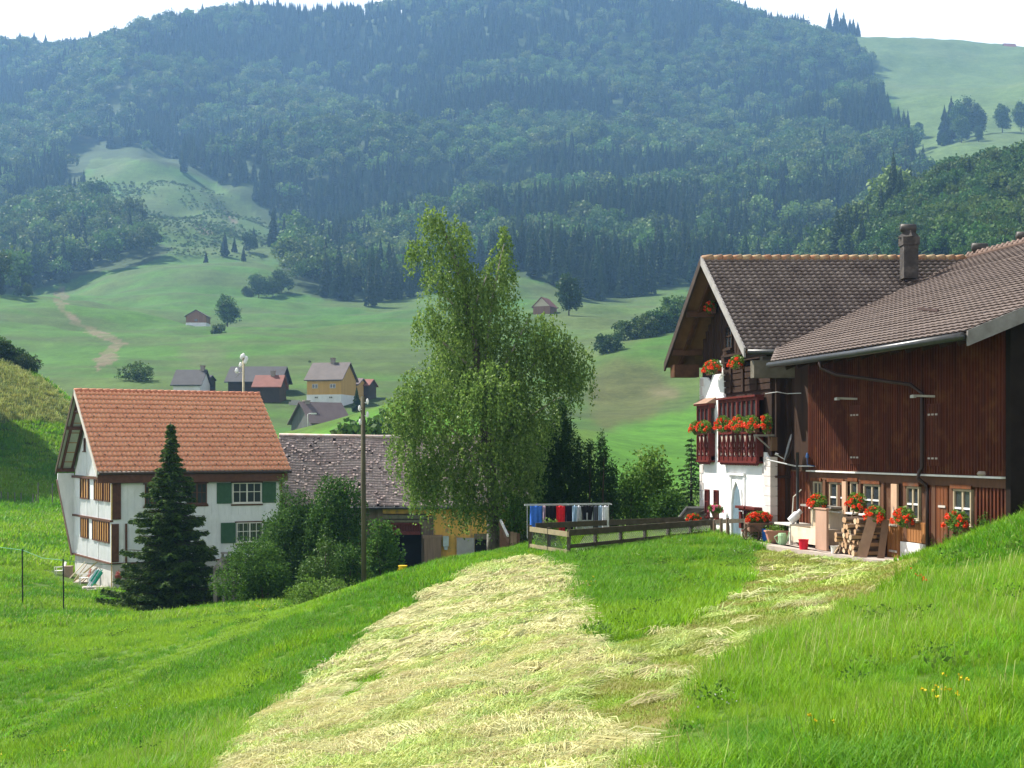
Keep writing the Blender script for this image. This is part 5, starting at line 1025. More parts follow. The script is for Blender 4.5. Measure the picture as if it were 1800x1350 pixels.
def laundry():
    Y = 53.; A = P(922, 888, Y-.3); B = P(1074, 886, Y+.3); ST = M('rack_steel', (.7,.7,.68), rough=.3, metal=.6); t = thing('drying_rack', G(1000, Y), 'light metal drying rack holding the washing behind the fence', 'drying rack')
    mb = MB()
    for k in range(4): off = np.array((.0, -.4+.27*k, .02*(k % 2))); mb.tube([tuple(A+off), tuple(B+off)], .009, 5)
    for f in (0, .5, 1): p = A+(B-A)*f; mb.tube([tuple(p-(0, .45, 0)), tuple(p+(0, .45, 0))], .014, 5)
    mb.build('rails', ST, t)
    for f in (.03, .97):
        for s_ in (-1, 1): p = A+(B-A)*f; mb = MB(); mb.tube([tuple(p), tuple(p+(0, .5*s_, -1.2))], .009, 5); mb.build('leg', ST, t)
    def cloth(u0, u1, vb, col, label, name, cat, dep, legs=False, flare=0, c2=None):
        m = M('cloth_'+name+str(u0), col, c2 or tuple(c*.7 for c in col), 9, rough=.9); Yc = Y-.4+dep*.27; K = Yc/FOC; nx, nz_ = 14, 12; V = []; F = []
        x0, x1 = (u0-U0)*K, (u1-U0)*K; zt, zb = zz(889, Yc), zz(vb, Yc)
        for j in range(nz_+1):
            for i in range(nx+1):
                fx = i/nx; fz = j/nz_; x = x0+(x1-x0)*fx+flare*(fx-.5)*fz; y = Yc+.035*math.sin(fx*17+u0)*(.3+fz)+.02*math.sin(fx*6+fz*4); z = zt+(zb-zt)*fz-.03*math.sin(fx*3.14*3)*(1-fz)*.5
                V.append((x, y, z))
        for j in range(nz_):
            for i in range(nx):
                if legs and j > 5 and i in (6, 7): continue
                a = j*(nx+1)+i; F.append((a, a+1, a+nx+2, a+nx+1))
        o = npmesh(name, np.array(V), np.array(F), m, None, True); o.location = Vector((x0, Yc, zt)); o.data.transform(__import__('mathutils').Matrix.Translation(-o.location))
        sm = o.modifiers.new('thick', 'SOLIDIFY'); sm.thickness = .012; tag(o, label, cat, 'washing on the rack')
    cloth(932, 953, 934, (.05,.17,.62), 'bright blue towel hanging at the left end of the rack', 'towel', 'towel', 0)
    cloth(954, 960, 922, (.62,.45,.5), 'narrow pinkish garment beside the blue towel', 'garment', 'clothing', 1)
    cloth(959, 977, 932, (.012,.012,.02), 'black trousers between the blue towel and the red garment', 'trousers', 'trousers', 0, True)
    cloth(978, 993, 938, (.75,.02,.03), 'long bright red garment in the middle of the washing', 'garment', 'clothing', 0)
    cloth(993, 1007, 930, (.015,.015,.03), 'black shirt just right of the red garment', 'shirt', 'shirt', 1)
    cloth(1006, 1014, 926, (.35,.5,.65), 'light blue striped garment beside the black shirt', 'garment', 'clothing', 0)
    cloth(1013, 1022, 930, (.72,.75,.78), 'white shirt hanging left of the short black garment', 'shirt', 'shirt', 1)
    cloth(1021, 1043, 914, (.015,.015,.02), 'short black garment with gathered sides', 'garment', 'clothing', 0, True, -.15)
    cloth(1024, 1042, 932, (.72,.74,.76), 'white vest hanging behind the short black garment', 'vest', 'clothing', 2)
    cloth(1043, 1052, 930, (.08,.09,.11), 'dark grey towel near the right end of the rack', 'towel', 'towel', 0)
    cloth(1052, 1060, 932, (.40,.55,.68), 'pale blue towel second from the right end', 'towel', 'towel', 1)
    cloth(1059, 1070, 934, (.75,.76,.78), 'white towel at the right end of the rack', 'towel', 'towel', 0)
    cloth(982, 990, 899, (.8,.8,.8), 'small white cloth lying over the rack above the red garment', 'cloth', 'cloth', 2)
laundry()
# green wire fence by the white farmhouse, and the thin field posts behind it
for u, vt, Y in ((40,965,72),(112,982,70)):
    g = G(u, Y); mb = MB(); mb.tube([tuple(g-(0,0,.2)), tuple(P(u-1, vt, Y))], .035, 6); tag(mb.build('fence_post', M('post_black', (.02,.025,.02))), 'thin black fence post %s' % ('alone in the grass left of the farmhouse' if u == 40 else 'in front of the white chair'), 'fence post')
mb = MB(); pts = [P(-60, 975, 76), P(0, 962, 74), P(40, 967, 72), P(75, 981, 71), P(112, 985, 70), P(150, 990, 70.5), P(200, 993, 72), P(230, 990, 74)]; mb.tube([tuple(p) for p in pts], .012, 4); tag(mb.build('fence_wire', M('wire_green', (.12,.35,.22))), 'green wire strung between the thin black posts', 'wire')
for i, u in enumerate((2,14,26,37,58,67,64,92)):
    Y = 138; g = G(u, Y); h = 1.1 if i not in (5, 7) else 2.2; mb = MB(); mb.tube([tuple(g-(0,0,.2)), tuple(g+(0,0,h))], .05, 5); tag(mb.build('field_post', M('post_grey', (.15,.14,.11))), 'small grey field fence post behind the rough meadow', 'fence post', 'field fence posts')
mb = MB(); mb.tube([tuple(P(1345, 692, 49.0)), tuple(P(1366, 689, 48.9)), tuple(P(1384, 692, 48.9)), tuple(P(1408, 691, 48))], .013, 5); tag(mb.build('cable', M('cable_white', (.7,.7,.7))), 'white cable running from the bay window to the wing wall', 'cable')
# ---------------------------------------------------------------- barbecue, garden chairs, planks
def barbecue():
    Y = 72.; g = G(396, Y); g[2] = zz(1047, Y); K = Y/FOC; t = thing('barbecue', g, 'stone garden barbecue with a tapering chimney right of the dark spruce', 'barbecue'); MS = M('bbq_stone', (.30,.27,.24), (.18,.16,.14), 3, rough=.9, bump=.4, dirt=((.1,.1,.08), 2))
    x, y, z = g; B_ = lambda v: zz(v, Y)
    for dx in (-.45, 0, .45): mb = MB(); mb.box(x+dx-.09, x+dx+.09, y-.3, y+.3, z-.3, B_(1022)); mb.build('leg', MS, t)
    mb = MB(); mb.box(x-.56, x+.56, y-.36, y+.36, B_(1022)+.002, B_(1012)); mb.box(x-.54, x-.42, y-.34, y+.34, B_(1012), B_(1000)); mb.box(x+.42, x+.54, y-.34, y+.34, B_(1012), B_(1000)); mb.box(x-.42, x+.42, y+.2, y+.34, B_(1012), B_(1000)); mb.build('hearth', MS, t)
    mb = MB(); mb.lathe((x, y, B_(1000)), [(.62, 0), (.62, .07), (.42, .32), (.24, .55), (.2, .62)], 8, 1, .65); mb.build('hood', MS, t)
    mb = MB(); mb.box(x-.17, x+.17, y-.14, y+.14, B_(985), B_(980)); mb.box(x-.17, x-.1, y-.14, y+.14, B_(980), B_(973)); mb.box(x+.1, x+.17, y-.14, y+.14, B_(980), B_(973)); mb.box(x-.2, x+.2, y-.17, y+.17, B_(973)+.002, B_(970.5)); mb.build('chimney', MS, t)
barbecue()
WC = M('white_plastic', (.78,.78,.74), rough=.4)
def garden_chair(u, v, Y, rz, label, back=None):
    g = P(u, v, Y); c, s = math.cos(rz), math.sin(rz); TT = lambda x, y, z: (g[0]+c*x-s*y, g[1]+s*x+c*y, g[2]+z); t = thing('garden_chair', g, label, 'chair', 'white garden chairs by the farmhouse')
    mb = MB(TT); mb.box(-.24, .24, -.24, .24, .40, .43); mb.build('seat', WC, t)
    mb = MB(TT); mb.bar((-.22, .24, .45), (-.22, .38, .92), .04); mb.bar((.22, .24, .45), (.22, .38, .92), .04)
    for k in range(5): x = -.17+k*.085; mb.bar((x, .24, .45), (x, .37, .9), .05, .015)
    mb.bar((-.24, .38, .92), (.24, .38, .92), .05); mb.build('backrest', back or WC, t)
    for sx in (-1, 1):
        for sy in (-1, 1): mb = MB(TT); mb.bar((sx*.24, sy*.22, .42), (sx*.27, sy*.27, 0), .035); mb.build('leg', WC, t)
        mb = MB(TT); mb.bar((sx*.26, -.24, .63), (sx*.26, .3, .66), .05, .025); mb.bar((sx*.26, -.24, .4), (sx*.26, -.24, .63), .03); mb.build('armrest', WC, t)
PV = M('concrete_slab', (.42,.38,.33), (.33,.3,.26), 2, rough=.9)
gz = zz(1033, 85)
mb = MB(TL); mb.box(-1.5, -.02, 4.0, 9.0, -8.35, -7.93); tag(mb.build('paving', PV), kind='structure'); mb = MB(TL); mb.box(-1.8, -.02, -.1, 2.4, -8.5, -8.02); tag(mb.build('paving', PV), kind='structure')
q = TL(-1.0, 7.7, -7.93); garden_chair((q[0]/q[1])*FOC+U0-8, V0-q[2]/q[1]*FOC, q[1], R(-60), 'white garden chair on the far corner of the paving by the farmhouse')
q = TL(-.9, 2.9, -8.0); garden_chair((q[0]/q[1])*FOC+U0, V0-q[2]/q[1]*FOC, q[1], R(-65), 'white garden chair with a red-brown backrest beside the leaning planks', M('chair_back_red', (.36,.15,.12)))
q = TL(-1.1, 1.5, -8.02)
t = thing('folding_chair', q, 'pale blue and green folded garden chair leaning by the farmhouse corner', 'chair')
for nm, a0, col in (('frame', 0, (.62,.68,.78)), ('fabric', .16, (.02,.32,.22))):
    mb = MB(TL)
    for k in (0, .42): mb.bar((-1.0+a0*.5, 1.3+k-a0, -8.0), (-.35+a0*.5, 1.3+k-a0, -7.0), .05)
    mb.bar((-.6, 1.3-a0, -7.4), (-.6, 1.72-a0, -7.4), .05)
    mb.bar((-.85+a0*.5, 1.5-a0, -7.75), (-.4+a0*.5, 1.5-a0, -7.1), .03, .36); mb.build(nm, M('chair_'+nm, col), t)
for i, (y, x0, ln, z1, w_, l_, c_) in enumerate([(6.2,-1.1,0,-6.9,.10,'long pale plank leaning on the foundation, leftmost','(.5,.45,.3)'),(5.6,-.9,0,-6.95,.10,'weathered plank leaning beside the leftmost one','(.35,.28,.2)'),(4.6,-1.2,1.4,-6.7,.14,'longest yellowish plank leaning steeply across the foundation wall','(.5,.42,.2)'),(4.0,-1.0,.9,-7.0,.10,'short light plank leaning behind the red-backed chair','(.6,.5,.36)'),(3.7,-.9,.5,-7.1,.12,'pinkish board leaning near the middle of the foundation','(.45,.3,.24)')]):
    mb = MB(TL); mb.bar((x0, y, -8.0), (-.06, y-ln, z1), w_, .04); tag(mb.build('leaning_plank', M('plank%d' % i, eval(c_))), l_, 'plank')
q = TL(-.9, 6.9, -7.93); mb = MB(); mb.box(q[0]-.2, q[0]+.2, q[1]-.25, q[1]+.25, q[2], q[2]+.75); mb.box(q[0]-.23, q[0]+.23, q[1]-.28, q[1]+.28, q[2]+.7, q[2]+.76); tag(mb.build('wooden_box', M('box_brown', (.33,.24,.19), (.25,.18,.14), 4)), 'brown wooden box next to the far white chair', 'box')
q = TL(-1.2, .6, -8.02); mb = MB(); mb.box(q[0]-.25, q[0]+.3, q[1]-.15, q[1]+.15, q[2]+.001, q[2]+.1); mb.lathe((q[0]+.1, q[1]-.3, q[2]), [(.08, 0), (.12, .05), (.1, .12)], 8); tag(mb.build('stone', M('field_stone', (.45,.42,.38))), 'pale stones lying at the farmhouse corner', 'stones')
q = TL(.1, -1.0, -7.45); t = thing('hanging_basket', q, 'red flower pot at the farmhouse corner behind the spruce', 'flower pot'); mb = MB(); mb.lathe(q, [(.12, 0), (.2, .12), (.22, .28)], 10); mb.build('pot', M('pot_dark_red', (.25,.07,.05)), t); r_ = np.random.default_rng(1); V, F = leaves(np.array(q)+(0, 0, .35)+r_.normal(size=(160, 3))*.1, .07, .8, r_); npmesh('flowers', V, F, M('petals_red_pot', (.55,.15,.12)), t)
# yellow bucket and red thing by the barn
for u, v, Y, c_, l_, n_ in ((708,997,62,(.85,.55,.02),'round yellow bucket standing at the grass edge by the barn door','bucket'),(631,994,70,(.6,.05,.03),'small red bucket half hidden left of the pole','bucket')):
    p = P(u, v+5, Y); mb = MB(); mb.lathe(tuple(p-(0,0,.3)), [(.13, 0), (.17, .45), (.2, .46), (.2, .5)], 12); mb.tube([tuple(p+(-.18, 0, .1)), tuple(p+(-.3, 0, -.25))], .015, 5); tag(mb.build(n_, M('pail_%d' % u, c_, rough=.4)), l_, 'bucket')
# steps and white handrail right of the birch
t = thing('garden_steps', P(900, 955, 56.5), 'wooden steps with a white handrail just right of the birch trunk', 'steps')
mb = MB(); mb.bar(tuple(P(880, 915, 57)), tuple(P(893, 942, 55.5)), .07, .09); mb.build('handrail', M('rail_white', (.75,.74,.7)), t)
mb = MB(); mb.bar(tuple(P(878, 920, 57.2)), tuple(P(895, 952, 55.4)), .06, .2); mb.build('string_board', M('rail_brown', (.16,.09,.06)), t)
for u in (881, 887, 893, 900, 906, 911): mb = MB(); mb.bar(tuple(P(u, 930+(u-881)*.25, 56.5)), tuple(P(u, 972, 56.5)), .13, .03); mb.build('slat', M('slat_%d' % (u % 3), ((.45,.32,.2), (.6,.55,.45), (.2,.11,.07))[u % 3]), t)
mb = MB(); mb.bar(tuple(P(905, 925, 58)), tuple(P(936, 921, 58)), .08, .1); p = P(922, 935, 58); mb.box(p[0]-.35, p[0]+.35, p[1], p[1]+.3, p[2]-.4, p[2]); tag(mb.build('garden_bench', M('bench_grey', (.3,.28,.25))), 'low grey bench between the steps and the fence corner', 'bench')
# ================================================================ yard in front of the wing
def patio():
    us = [(1350, 945), (1385, 945)]; z = -3.14
    ps = [(AW+.1, 49.2), (AW-1.3, 50.4), (AG-.2, 50.4), (AG-.9, 48.5), (AW-1.75, 46.5), (AW-1.5, 44), (AW-1.2, 42), (AW-1.05, 40.6), (AW-.6, 39.4), (AW+.1, 38.8)]
    mb = MB(T); mb.poly([(a, y, z-.35) for a, y in ps], (0, 0, .35)); tag(mb.build('paving', M('patio_stone', (.46,.39,.34), (.36,.30,.26), 1.3, rough=.9, bump=.3, dirt=((.28,.24,.2), 2.2))), kind='structure')
patio(); ZP = -3.14
def W_(a, Y, z=ZP): return np.array(T(a, Y, z))
GL = leafM('geranium_leaves', (.07,.15,.02), (.16,.26,.04), .35, .4); GF = leafM('geranium_petals', (.80,.04,.015), (.85,.11,.03), .25, .5); GP = leafM('pink_petals', (.75,.08,.22), (.8,.25,.35), .25, .5)
def geranium(p, w, d, h, label, dirn=(0, 1, 0), trail=.25, n=None, petals=None, planter='box', cat='flower box', group=None, left=.5, pm=None, fl=1.0):
    """p = top centre of the planter; w along dirn"""
    r = np.random.default_rng(int(abs(p[0]*91+p[1]*37+p[2]*53))); p = np.array(p, float); dv = unit(np.array(dirn, float)); ov = unit(np.cross(dv, (0, 0, 1))); ov = -ov if ov[0] > 0 else ov
    t = thing('flower_box' if planter == 'box' else 'flower_pot', p, label, cat, group); mb = MB()
    if planter == 'box': mb.bar(tuple(p-dv*w*.42-(0, 0, .09)), tuple(p+dv*w*.42-(0, 0, .09)), .16, .17); mb.bar(tuple(p-dv*w*.44-(0, 0, .0)), tuple(p+dv*w*.44), .19, .02)
    else: mb.lathe(tuple(p-(0, 0, .24)), [(.09, 0), (.15, .22), (.17, .22), (.17, .26)], 12)
    mb.build('planter', pm or M('planter_brown', (.16,.08,.05)), t)
    n = n or int(520*w+260); q = r.normal(size=(n, 3)); q = unit(q)*(r.random(n)**.4)[:, None]
    c = p+dv*(q[:, 0]*w*.6)[:, None]+ov*(q[:, 1]*d*.6+.06)[:, None]+np.array((0, 0, 1))*(h*.3+q[:, 2]*h*.6-trail*.2)[:, None]
    V, F = leaves(c, .075, .85, r); npmesh('foliage', V, F, GL, t)
    k = max(5, int((8+17*w)*fl)); q = unit(r.normal(size=(k, 3))); q[:, 2] = np.abs(q[:, 2])*1.2-.55; cc = p+dv*(q[:, 0]*w*.58)[:, None]+ov*(q[:, 1]*d*.55+.13)[:, None]+np.array((0, 0, 1))*(h*.32+q[:, 2]*h*.62-trail*.2)[:, None]
    m = 26; C = (cc[:, None]+unit(r.normal(size=(k, m, 3)))*.058*(.6+.5*r.random((k, 1, 1)))).reshape(-1, 3); V, F = leaves(C, .05, .9, r); npmesh('flowers', V, F, petals or GF, t); return t
dY = np.array(T(0, 1, 0))-np.array(T(0, 0, 0))
yg = lambda a, u: ua(a, u)
def gwall(a, u, v, w, h, label, planter='box', **k):
    Y = yg(a, u); return geranium(T(a, Y, zz(v, Y)), w, .35, h, label, dY, planter=planter, **k)
gwall(AG-.2, 1252, 543, .45, .42, 'red geranium box highest under the gable peak'); gwall(AG-.35, 1255, 650, 1.5, .5, 'red geranium box on the left of the pair below the attic windows')
gwall(AG-.45, 1298, 641, .85, .45, 'red geranium box on the right of the pair, at the roof verge'); gwall(AG-.5, 1226, 756, .5, .45, 'leftmost red geranium box on the narrow bay window'); gwall(AG-.5, 1241, 754, .9, .45, 'second red geranium box on the narrow bay window')
for u, l in ((1274,'leftmost geranium box on the sill of the wide bay window'),(1301,'second geranium box on the sill of the wide bay window'),(1323,'third geranium box on the sill of the wide bay window')): gwall(AG-.6, u, 751, 1.0, .55, l)
gwall(AG-.35, 1350, 751, .45, .6, 'red geranium pot on a bracket right of the wide bay window', 'pot')
mb = MB(T); mb.box(AG-.5, AG+.1, 49.0, 49.35, .45, .52); mb.bar((AG-.45, 49.2, .45), (AG, 49.2, .05), .05); tag(mb.build('bracket_shelf', M('bracket_grey', (.3,.28,.25))), 'small grey bracket shelf under the geranium pot', 'shelf')
mb = MB(T); mb.box(AG-.02, AG+.17, 48.93, 49.07, -.05, .42); tag(mb.build('wooden_cabinet', M('cabinet_brown', (.2,.11,.06), (.12,.07,.04), 3)), 'small brown wooden cabinet fixed below the geranium pot', 'cabinet')
for u, v, l in ((1441,888,'red geraniums by the trough, leftmost along the wing wall'),(1510,888,'red geraniums under the second wing window'),(1542,911,'red geraniums above the firewood stack'),(1593,915,'red geraniums above the orange plank door'),(1686,922,'red geraniums under the rightmost wing window')):
    gwall(AW-.55, u, v, .85, .5, l, fl=1.1)
def flower_cart():
    g = P(1333, 952, 49.0); t = thing('flower_cart', g, 'small wooden cart with wheels carrying red geraniums before the quoins', 'cart')
    mb = MB(); x, y, z = g; mb.box(x-.35, x+.4, y-.25, y+.25, z+.35, z+.62); mb.box(x-.4, x+.45, y-.3, y+.3, z+.6, z+.65); mb.build('tray', M('cart_wood', (.27,.15,.1), (.18,.1,.07), 4), t)
    for dx, rr in ((-.3, .28), (.28, .2)):
        mb = MB(); mb.tube([(x+dx+rr*math.cos(a), y-.3, z+rr+rr*math.sin(a)) for a in np.linspace(0, 6.28, 15)], .025, 5, False)
        for a in np.linspace(0, 3.14, 5)[:-1]: mb.bar((x+dx-rr*math.cos(a), y-.3, z+rr-rr*math.sin(a)), (x+dx+rr*math.cos(a), y-.3, z+rr+rr*math.sin(a)), .025)
        mb.build('wheel', M('wheel_brown', (.14,.09,.06)), t)
    geranium((x+.02, y, z+.72), .8, .4, .38, 'wide mass of red geraniums in the little cart', (1, 0, 0), 0, fl=2.2)
flower_cart()
def pot(name, u, v, Y, prof, mat, label, cat, sx=1, sy=1, plant=None, n=14):
    g = P(u, v, Y); t = thing(name, g, label, cat); mb = MB(); mb.lathe(tuple(g), prof, n, sx, sy); mb.build('body', mat, t, n > 8)
    if plant: r = np.random.default_rng(u); top = prof[-1][1]; c = g+(0, 0, top+.06)+r.normal(size=(plant, 3))*np.array((prof[-1][0]*sx*.6, prof[-1][0]*sy*.6, .07)); V, F = leaves(c, .09, .6, r); npmesh('plant', V, F, GL, t)
    return t
BLU = M('blue_plastic', (.02,.14,.50), rough=.35)
pot('barrel', 1352, 953, 48.7, [(.20,0),(.24,.1),(.25,.42),(.26,.46)], BLU, 'bright blue plastic tub planted with herbs next to the flower cart', 'tub', plant=160)
g = P(1366, 956, 47.8); t = thing('planter', g, 'terracotta rectangular planter with green plants in front of the blue tub', 'planter'); mb = MB(); x, y, z = g
mb.pts([(x-.28,y-.14,z+.04),(x+.28,y-.14,z+.04),(x+.28,y+.14,z+.04),(x-.28,y+.14,z+.04),(x-.38,y-.2,z+.40),(x+.38,y-.2,z+.40),(x+.38,y+.2,z+.40),(x-.38,y+.2,z+.40)], [(0,3,2,1),(4,5,6,7),(0,1,5,4),(1,2,6,5),(2,3,7,6),(3,0,4,7)]); mb.box(x-.41, x+.41, y-.23, y+.23, z+.402, z+.45)
for dx in (-.2, .2): mb.box(x+dx-.05, x+dx+.05, y-.12, y+.12, z, z+.038)
mb.build('body', M('terracotta', (.45,.23,.16), (.38,.19,.13), 3, rough=.8), t); r_ = np.random.default_rng(4); V, F = leaves(g+(0, 0, .5)+r_.normal(size=(200, 3))*np.array((.16, .08, .05)), .09, .6, r_); npmesh('plant', V, F, GL, t)
# trough with its back panel
ST_ = M('trough_stone', (.66,.56,.42), (.52,.43,.32), 2, rough=.85, dirt=((.4,.33,.25), 2)); yb_, yc_ = ua(AW-.7, 1468), ua(AW-.7, 1418)
t = thing('water_trough', T(AW-.5, 45.5, ZP), 'pale stone water trough with a tall back panel against the wing wall', 'trough')
mb = MB(T); y0, y1 = 44.6, 46.8; mb.box(AW-.85, AW-.78, y0, y1, ZP+.12, ZP+.62); mb.box(AW-.25, AW-.18, y0, y1, ZP+.12, ZP+.62); mb.box(AW-.78, AW-.25, y0, y0+.08, ZP+.12, ZP+.62); mb.box(AW-.78, AW-.25, y1-.08, y1, ZP+.12, ZP+.62); mb.box(AW-.78, AW-.25, y0+.08, y1-.08, ZP+.12, ZP+.2); mb.build('basin', ST_, t)
mb = MB(T); mb.box(AW-.75, AW-.6, y0+.2, y0+.4, ZP, ZP+.118); mb.box(AW-.45, AW-.25, y0+.2, y0+.4, ZP, ZP+.118); mb.box(AW-.75, AW-.25, y1-.5, y1-.3, ZP, ZP+.118); mb.build('foot', M('dark_wood_block', (.12,.08,.06)), t)
mb = MB(T); mb.box(AW-.16, AW-.02, 44.5, 46.9, ZP+.6, ZP+1.25); mb.build('back_panel', M('back_panel', (.52,.42,.28), (.38,.29,.2), 2, (1,1,.3)), t)
mb = MB(T); mb.box(AW-.5, AW-.1, 44.6, 46.9, ZP+1.28, ZP+1.34); mb.build('shelf', M('bracket_grey', (.3,.28,.25)), t)
mb = MB(T); mb.tube([(AW-.2, 45.9, ZP+1.3), (AW-.5, 45.9, ZP+1.32), (AW-.55, 45.85, ZP+.66)], .02, 6); mb.build('tap_pipe', M('pipe_cream', (.7,.65,.5), rough=.4), t)
# standing boards, door leaf and buckets
mb = MB(T); mb.box(AW-1.0, AW-.93, 43.75, 44.55, ZP+.02, ZP+1.28); mb.box(AW-1.03, AW-.9, 43.7, 44.6, ZP+1.282, ZP+1.32); tag(mb.build('wooden_board', M('pink_board', (.45,.28,.2), (.34,.21,.15), 1.5, (1,1,.3), .8)), 'pinkish brown upright panel standing right of the trough', 'board')
def bucket(a, Y, h, r0, col, label, name='bucket', handle=True, z=ZP):
    p = W_(a, Y, z); t = thing(name, p, label, 'bucket'); mb = MB(); mb.lathe(tuple(p), [(r0*.8, 0), (r0, h), (r0*1.08, h), (r0*1.08, h*1.04), (r0*.92, h*1.04), (r0*.76, .03)], 14); mb.build('body', M('pail_'+label[:6], col, rough=.35), t, False)
    if handle: mb = MB(); mb.tube([tuple(p+(r0*math.cos(a_), 0, h+r0*.15-abs(math.sin(a_))*.12)) for a_ in np.linspace(0, 3.14, 8)], .008, 4); mb.build('handle', M('handle_grey', (.5,.5,.5)), t)
bucket(AW-1.35, 44.0+.6, .31, .16, (.72,.02,.05), 'bright red bucket on the paving before the trough')
bucket(AW-1.1, 42.95, .22, .12, (.78,.76,.72), 'small white bucket between the pink panel and the firewood')
p = W_(AW-1.1, 46.9); t = thing('watering_can', p, 'pale green watering can at the left end of the trough', 'watering can'); mb = MB(); mb.lathe(tuple(p), [(.13, 0), (.15, .3), (.12, .38)], 12); mb.build('body', M('can_green', (.40,.62,.36), rough=.4), t); mb = MB(); mb.tube([tuple(p+(-.1, 0, .35)), tuple(p+(-.26, 0, .25)), tuple(p+(-.15, 0, .05))], .018, 6); mb.build('handle', M('can_green', (.4,.6,.36)), t); mb = MB(); mb.tube([tuple(p+(.12, -.1, .08)), tuple(p+(.2, -.2, .42))], .02, 6); mb.build('spout', M('can_green', (.4,.6,.36)), t)
# milk can leaning, hose
p = W_(AW-.75, 47.1, ZP+.75); t = thing('milk_can', p, 'white can lying tilted on the ledge left of the trough', 'can'); mb = MB(); d_ = np.array((.32, 0, .33)); mb.tube([tuple(p), tuple(p+d_*.7), tuple(p+d_*.85), tuple(p+d_*1.1)], [.14, .14, .08, .09], 12); mb.build('body', M('can_white', (.75,.75,.78), rough=.3), t, True)
mb = MB(T); mb.tube([(AW-.05, 47.9, -1.35), (AW-.3, 47.95, -1.6), (AW-.35, 47.95, -2.4), (AW-.6, 47.8, -2.55), (AW-.7, 46.9, -2.55)], .025, 6); tag(mb.build('hose', M('hose_white', (.72,.68,.58), rough=.4)), 'pale hose hanging by the recess beside the wing wall', 'hose')
mb = MB(T); mb.box(AW-.85, AW-.1, 46.9, 48.2, ZP+.62, ZP+.68); mb.box(AW-.8, AW-.7, 48, 48.1, ZP, ZP+.62); mb.box(AW-.8, AW-.7, 47, 47.1, ZP, ZP+.62); tag(mb.build('wash_bench', M('bench_white', (.62,.58,.52))), 'pale narrow bench left of the trough under the white can', 'bench')
# satellite dish on its pole
t = thing('satellite_dish', T(AW-.5, 46.9, -1), 'dark satellite dish on a bracket at the corner of the wing wall', 'satellite dish')
c = np.array(T(AW-.75, 47.3, .05)); nrm = unit(np.array((-.93, .12, .25))); u_ = unit(np.cross(nrm, (0, 0, 1))); v_ = np.cross(u_, nrm); V = [c-nrm*.12]; F = []
NR, NA = 5, 20
for i in range(1, NR+1):
    for k in range(NA): a = 2*math.pi*k/NA; rr = .48*i/NR; V.append(c+u_*rr*math.cos(a)+v_*rr*math.sin(a)-nrm*(.12*(1-(i/NR)**2)))
mb = MB(); mb.v = [tuple(p) for p in V]; mb.f = [(0, 1+k, 1+(k+1) % NA) for k in range(NA)]+[(1+(i-1)*NA+k, 1+i*NA+k, 1+i*NA+(k+1) % NA, 1+(i-1)*NA+(k+1) % NA) for i in range(1, NR) for k in range(NA)]
o = mb.build('dish', M('dish_dark', (.05,.055,.06), rough=.35), t, True); sm = o.modifiers.new('t', 'SOLIDIFY'); sm.thickness = .02
mb = MB(); f_ = c+nrm*.35-v_*.3; mb.bar(tuple(c-v_*.4), tuple(f_), .03); mb.build('feed_arm', M('arm_white', (.65,.65,.65), metal=.3), t); mb = MB(); mb.tube([tuple(f_), tuple(f_+nrm*-.1)], .04, 8); mb.build('feed_horn', M('arm_white', (.65,.65,.65)), t)
mb = MB(T); mb.tube([(AW-.45, 47.25, -.1), (AW-.45, 47.25, -3.1)], .05, 8); mb.build('mast_pole', M('mast_dark', (.05,.05,.05)), t)
mb = MB(T); mb.tube([(AW-.02, 46.6, -.55), (AW-.5, 47.3, -.55), (AW-1.2, 47.9, -.35)], .025, 6); mb.build('bracket', M('arm_white', (.65,.65,.65)), t)
mb = MB(T); mb.tube([(AW-.15, 46.6, -.55), (AW-.4, 46.6, -.5), (AW-.4, 46.6, -.25)], .02, 6); mb.lathe((AW-.4, 46.6, -.28), [(.045, 0), (.05, .05), (.035, .14), (.015, .17)], 10); tag(mb.build('wall_lamp', M('lamp_blue', (.05,.12,.3), rough=.3)), 'small blue lamp beside the satellite dish', 'lamp')
# firewood, each split log its own thing
LW = [M('log_end', (.50,.32,.18), (.36,.22,.13), 6, rough=.9), M('log_bark', (.16,.11,.08), (.10,.07,.05), 5, rough=.9), M('log_pale', (.60,.45,.30), (.45,.32,.2), 5, rough=.9)]
r_ = np.random.default_rng(9); k = 0
for row_ in range(7):
    for j in range(5-(row_ > 4)):
        Yl = 41.75+j*.27+r_.normal()*.03; zl = ZP+.1+row_*.155+r_.normal()*.015; a1 = AW-1.0+r_.normal()*.06; ln = .75; rr = .085+.02*r_.random(); mb = MB(T); pr = [rr*(.75+.4*r_.random()) for _ in range(6)]; tw = r_.random()*6; dz_ = r_.normal()*.04
        A_ = [(a1, Yl+pr[i]*math.cos(tw+i*1.047), zl+pr[i]*math.sin(tw+i*1.047)) for i in range(6)]; B_ = [(a1+ln, y+dz_, z+dz_*.5) for _, y, z in A_]
        mb.pts(A_+B_, [(5,4,3,2,1,0), (6,7,8,9,10,11)]+[(i, (i+1) % 6, (i+1) % 6+6, i+6) for i in range(6)]); o = mb.build('firewood_log', [LW[0], LW[1], LW[2]]); o.data.polygons.foreach_set('material_index', [0 if k % 3 else 2, 1]+[1 if (i+k) % 3 else 0 for i in range(6)])
        tag(o, 'one of the split logs stacked between the white bucket and the leaning board', 'log', 'split logs in the firewood stack'); k += 1
for i in range(9):
    Yl = 42.6+r_.random()*.45; mb = MB(T); mb.bar((AW-1.1+r_.normal()*.1, Yl, ZP+.02), (AW-.5, Yl+r_.normal()*.25, ZP+.6+.75*r_.random()), .035, .03); tag(mb.build('kindling_stick', LW[1+(i % 2)]), 'thin branch leaning upright left of the log stack', 'stick', 'branches left of the firewood')
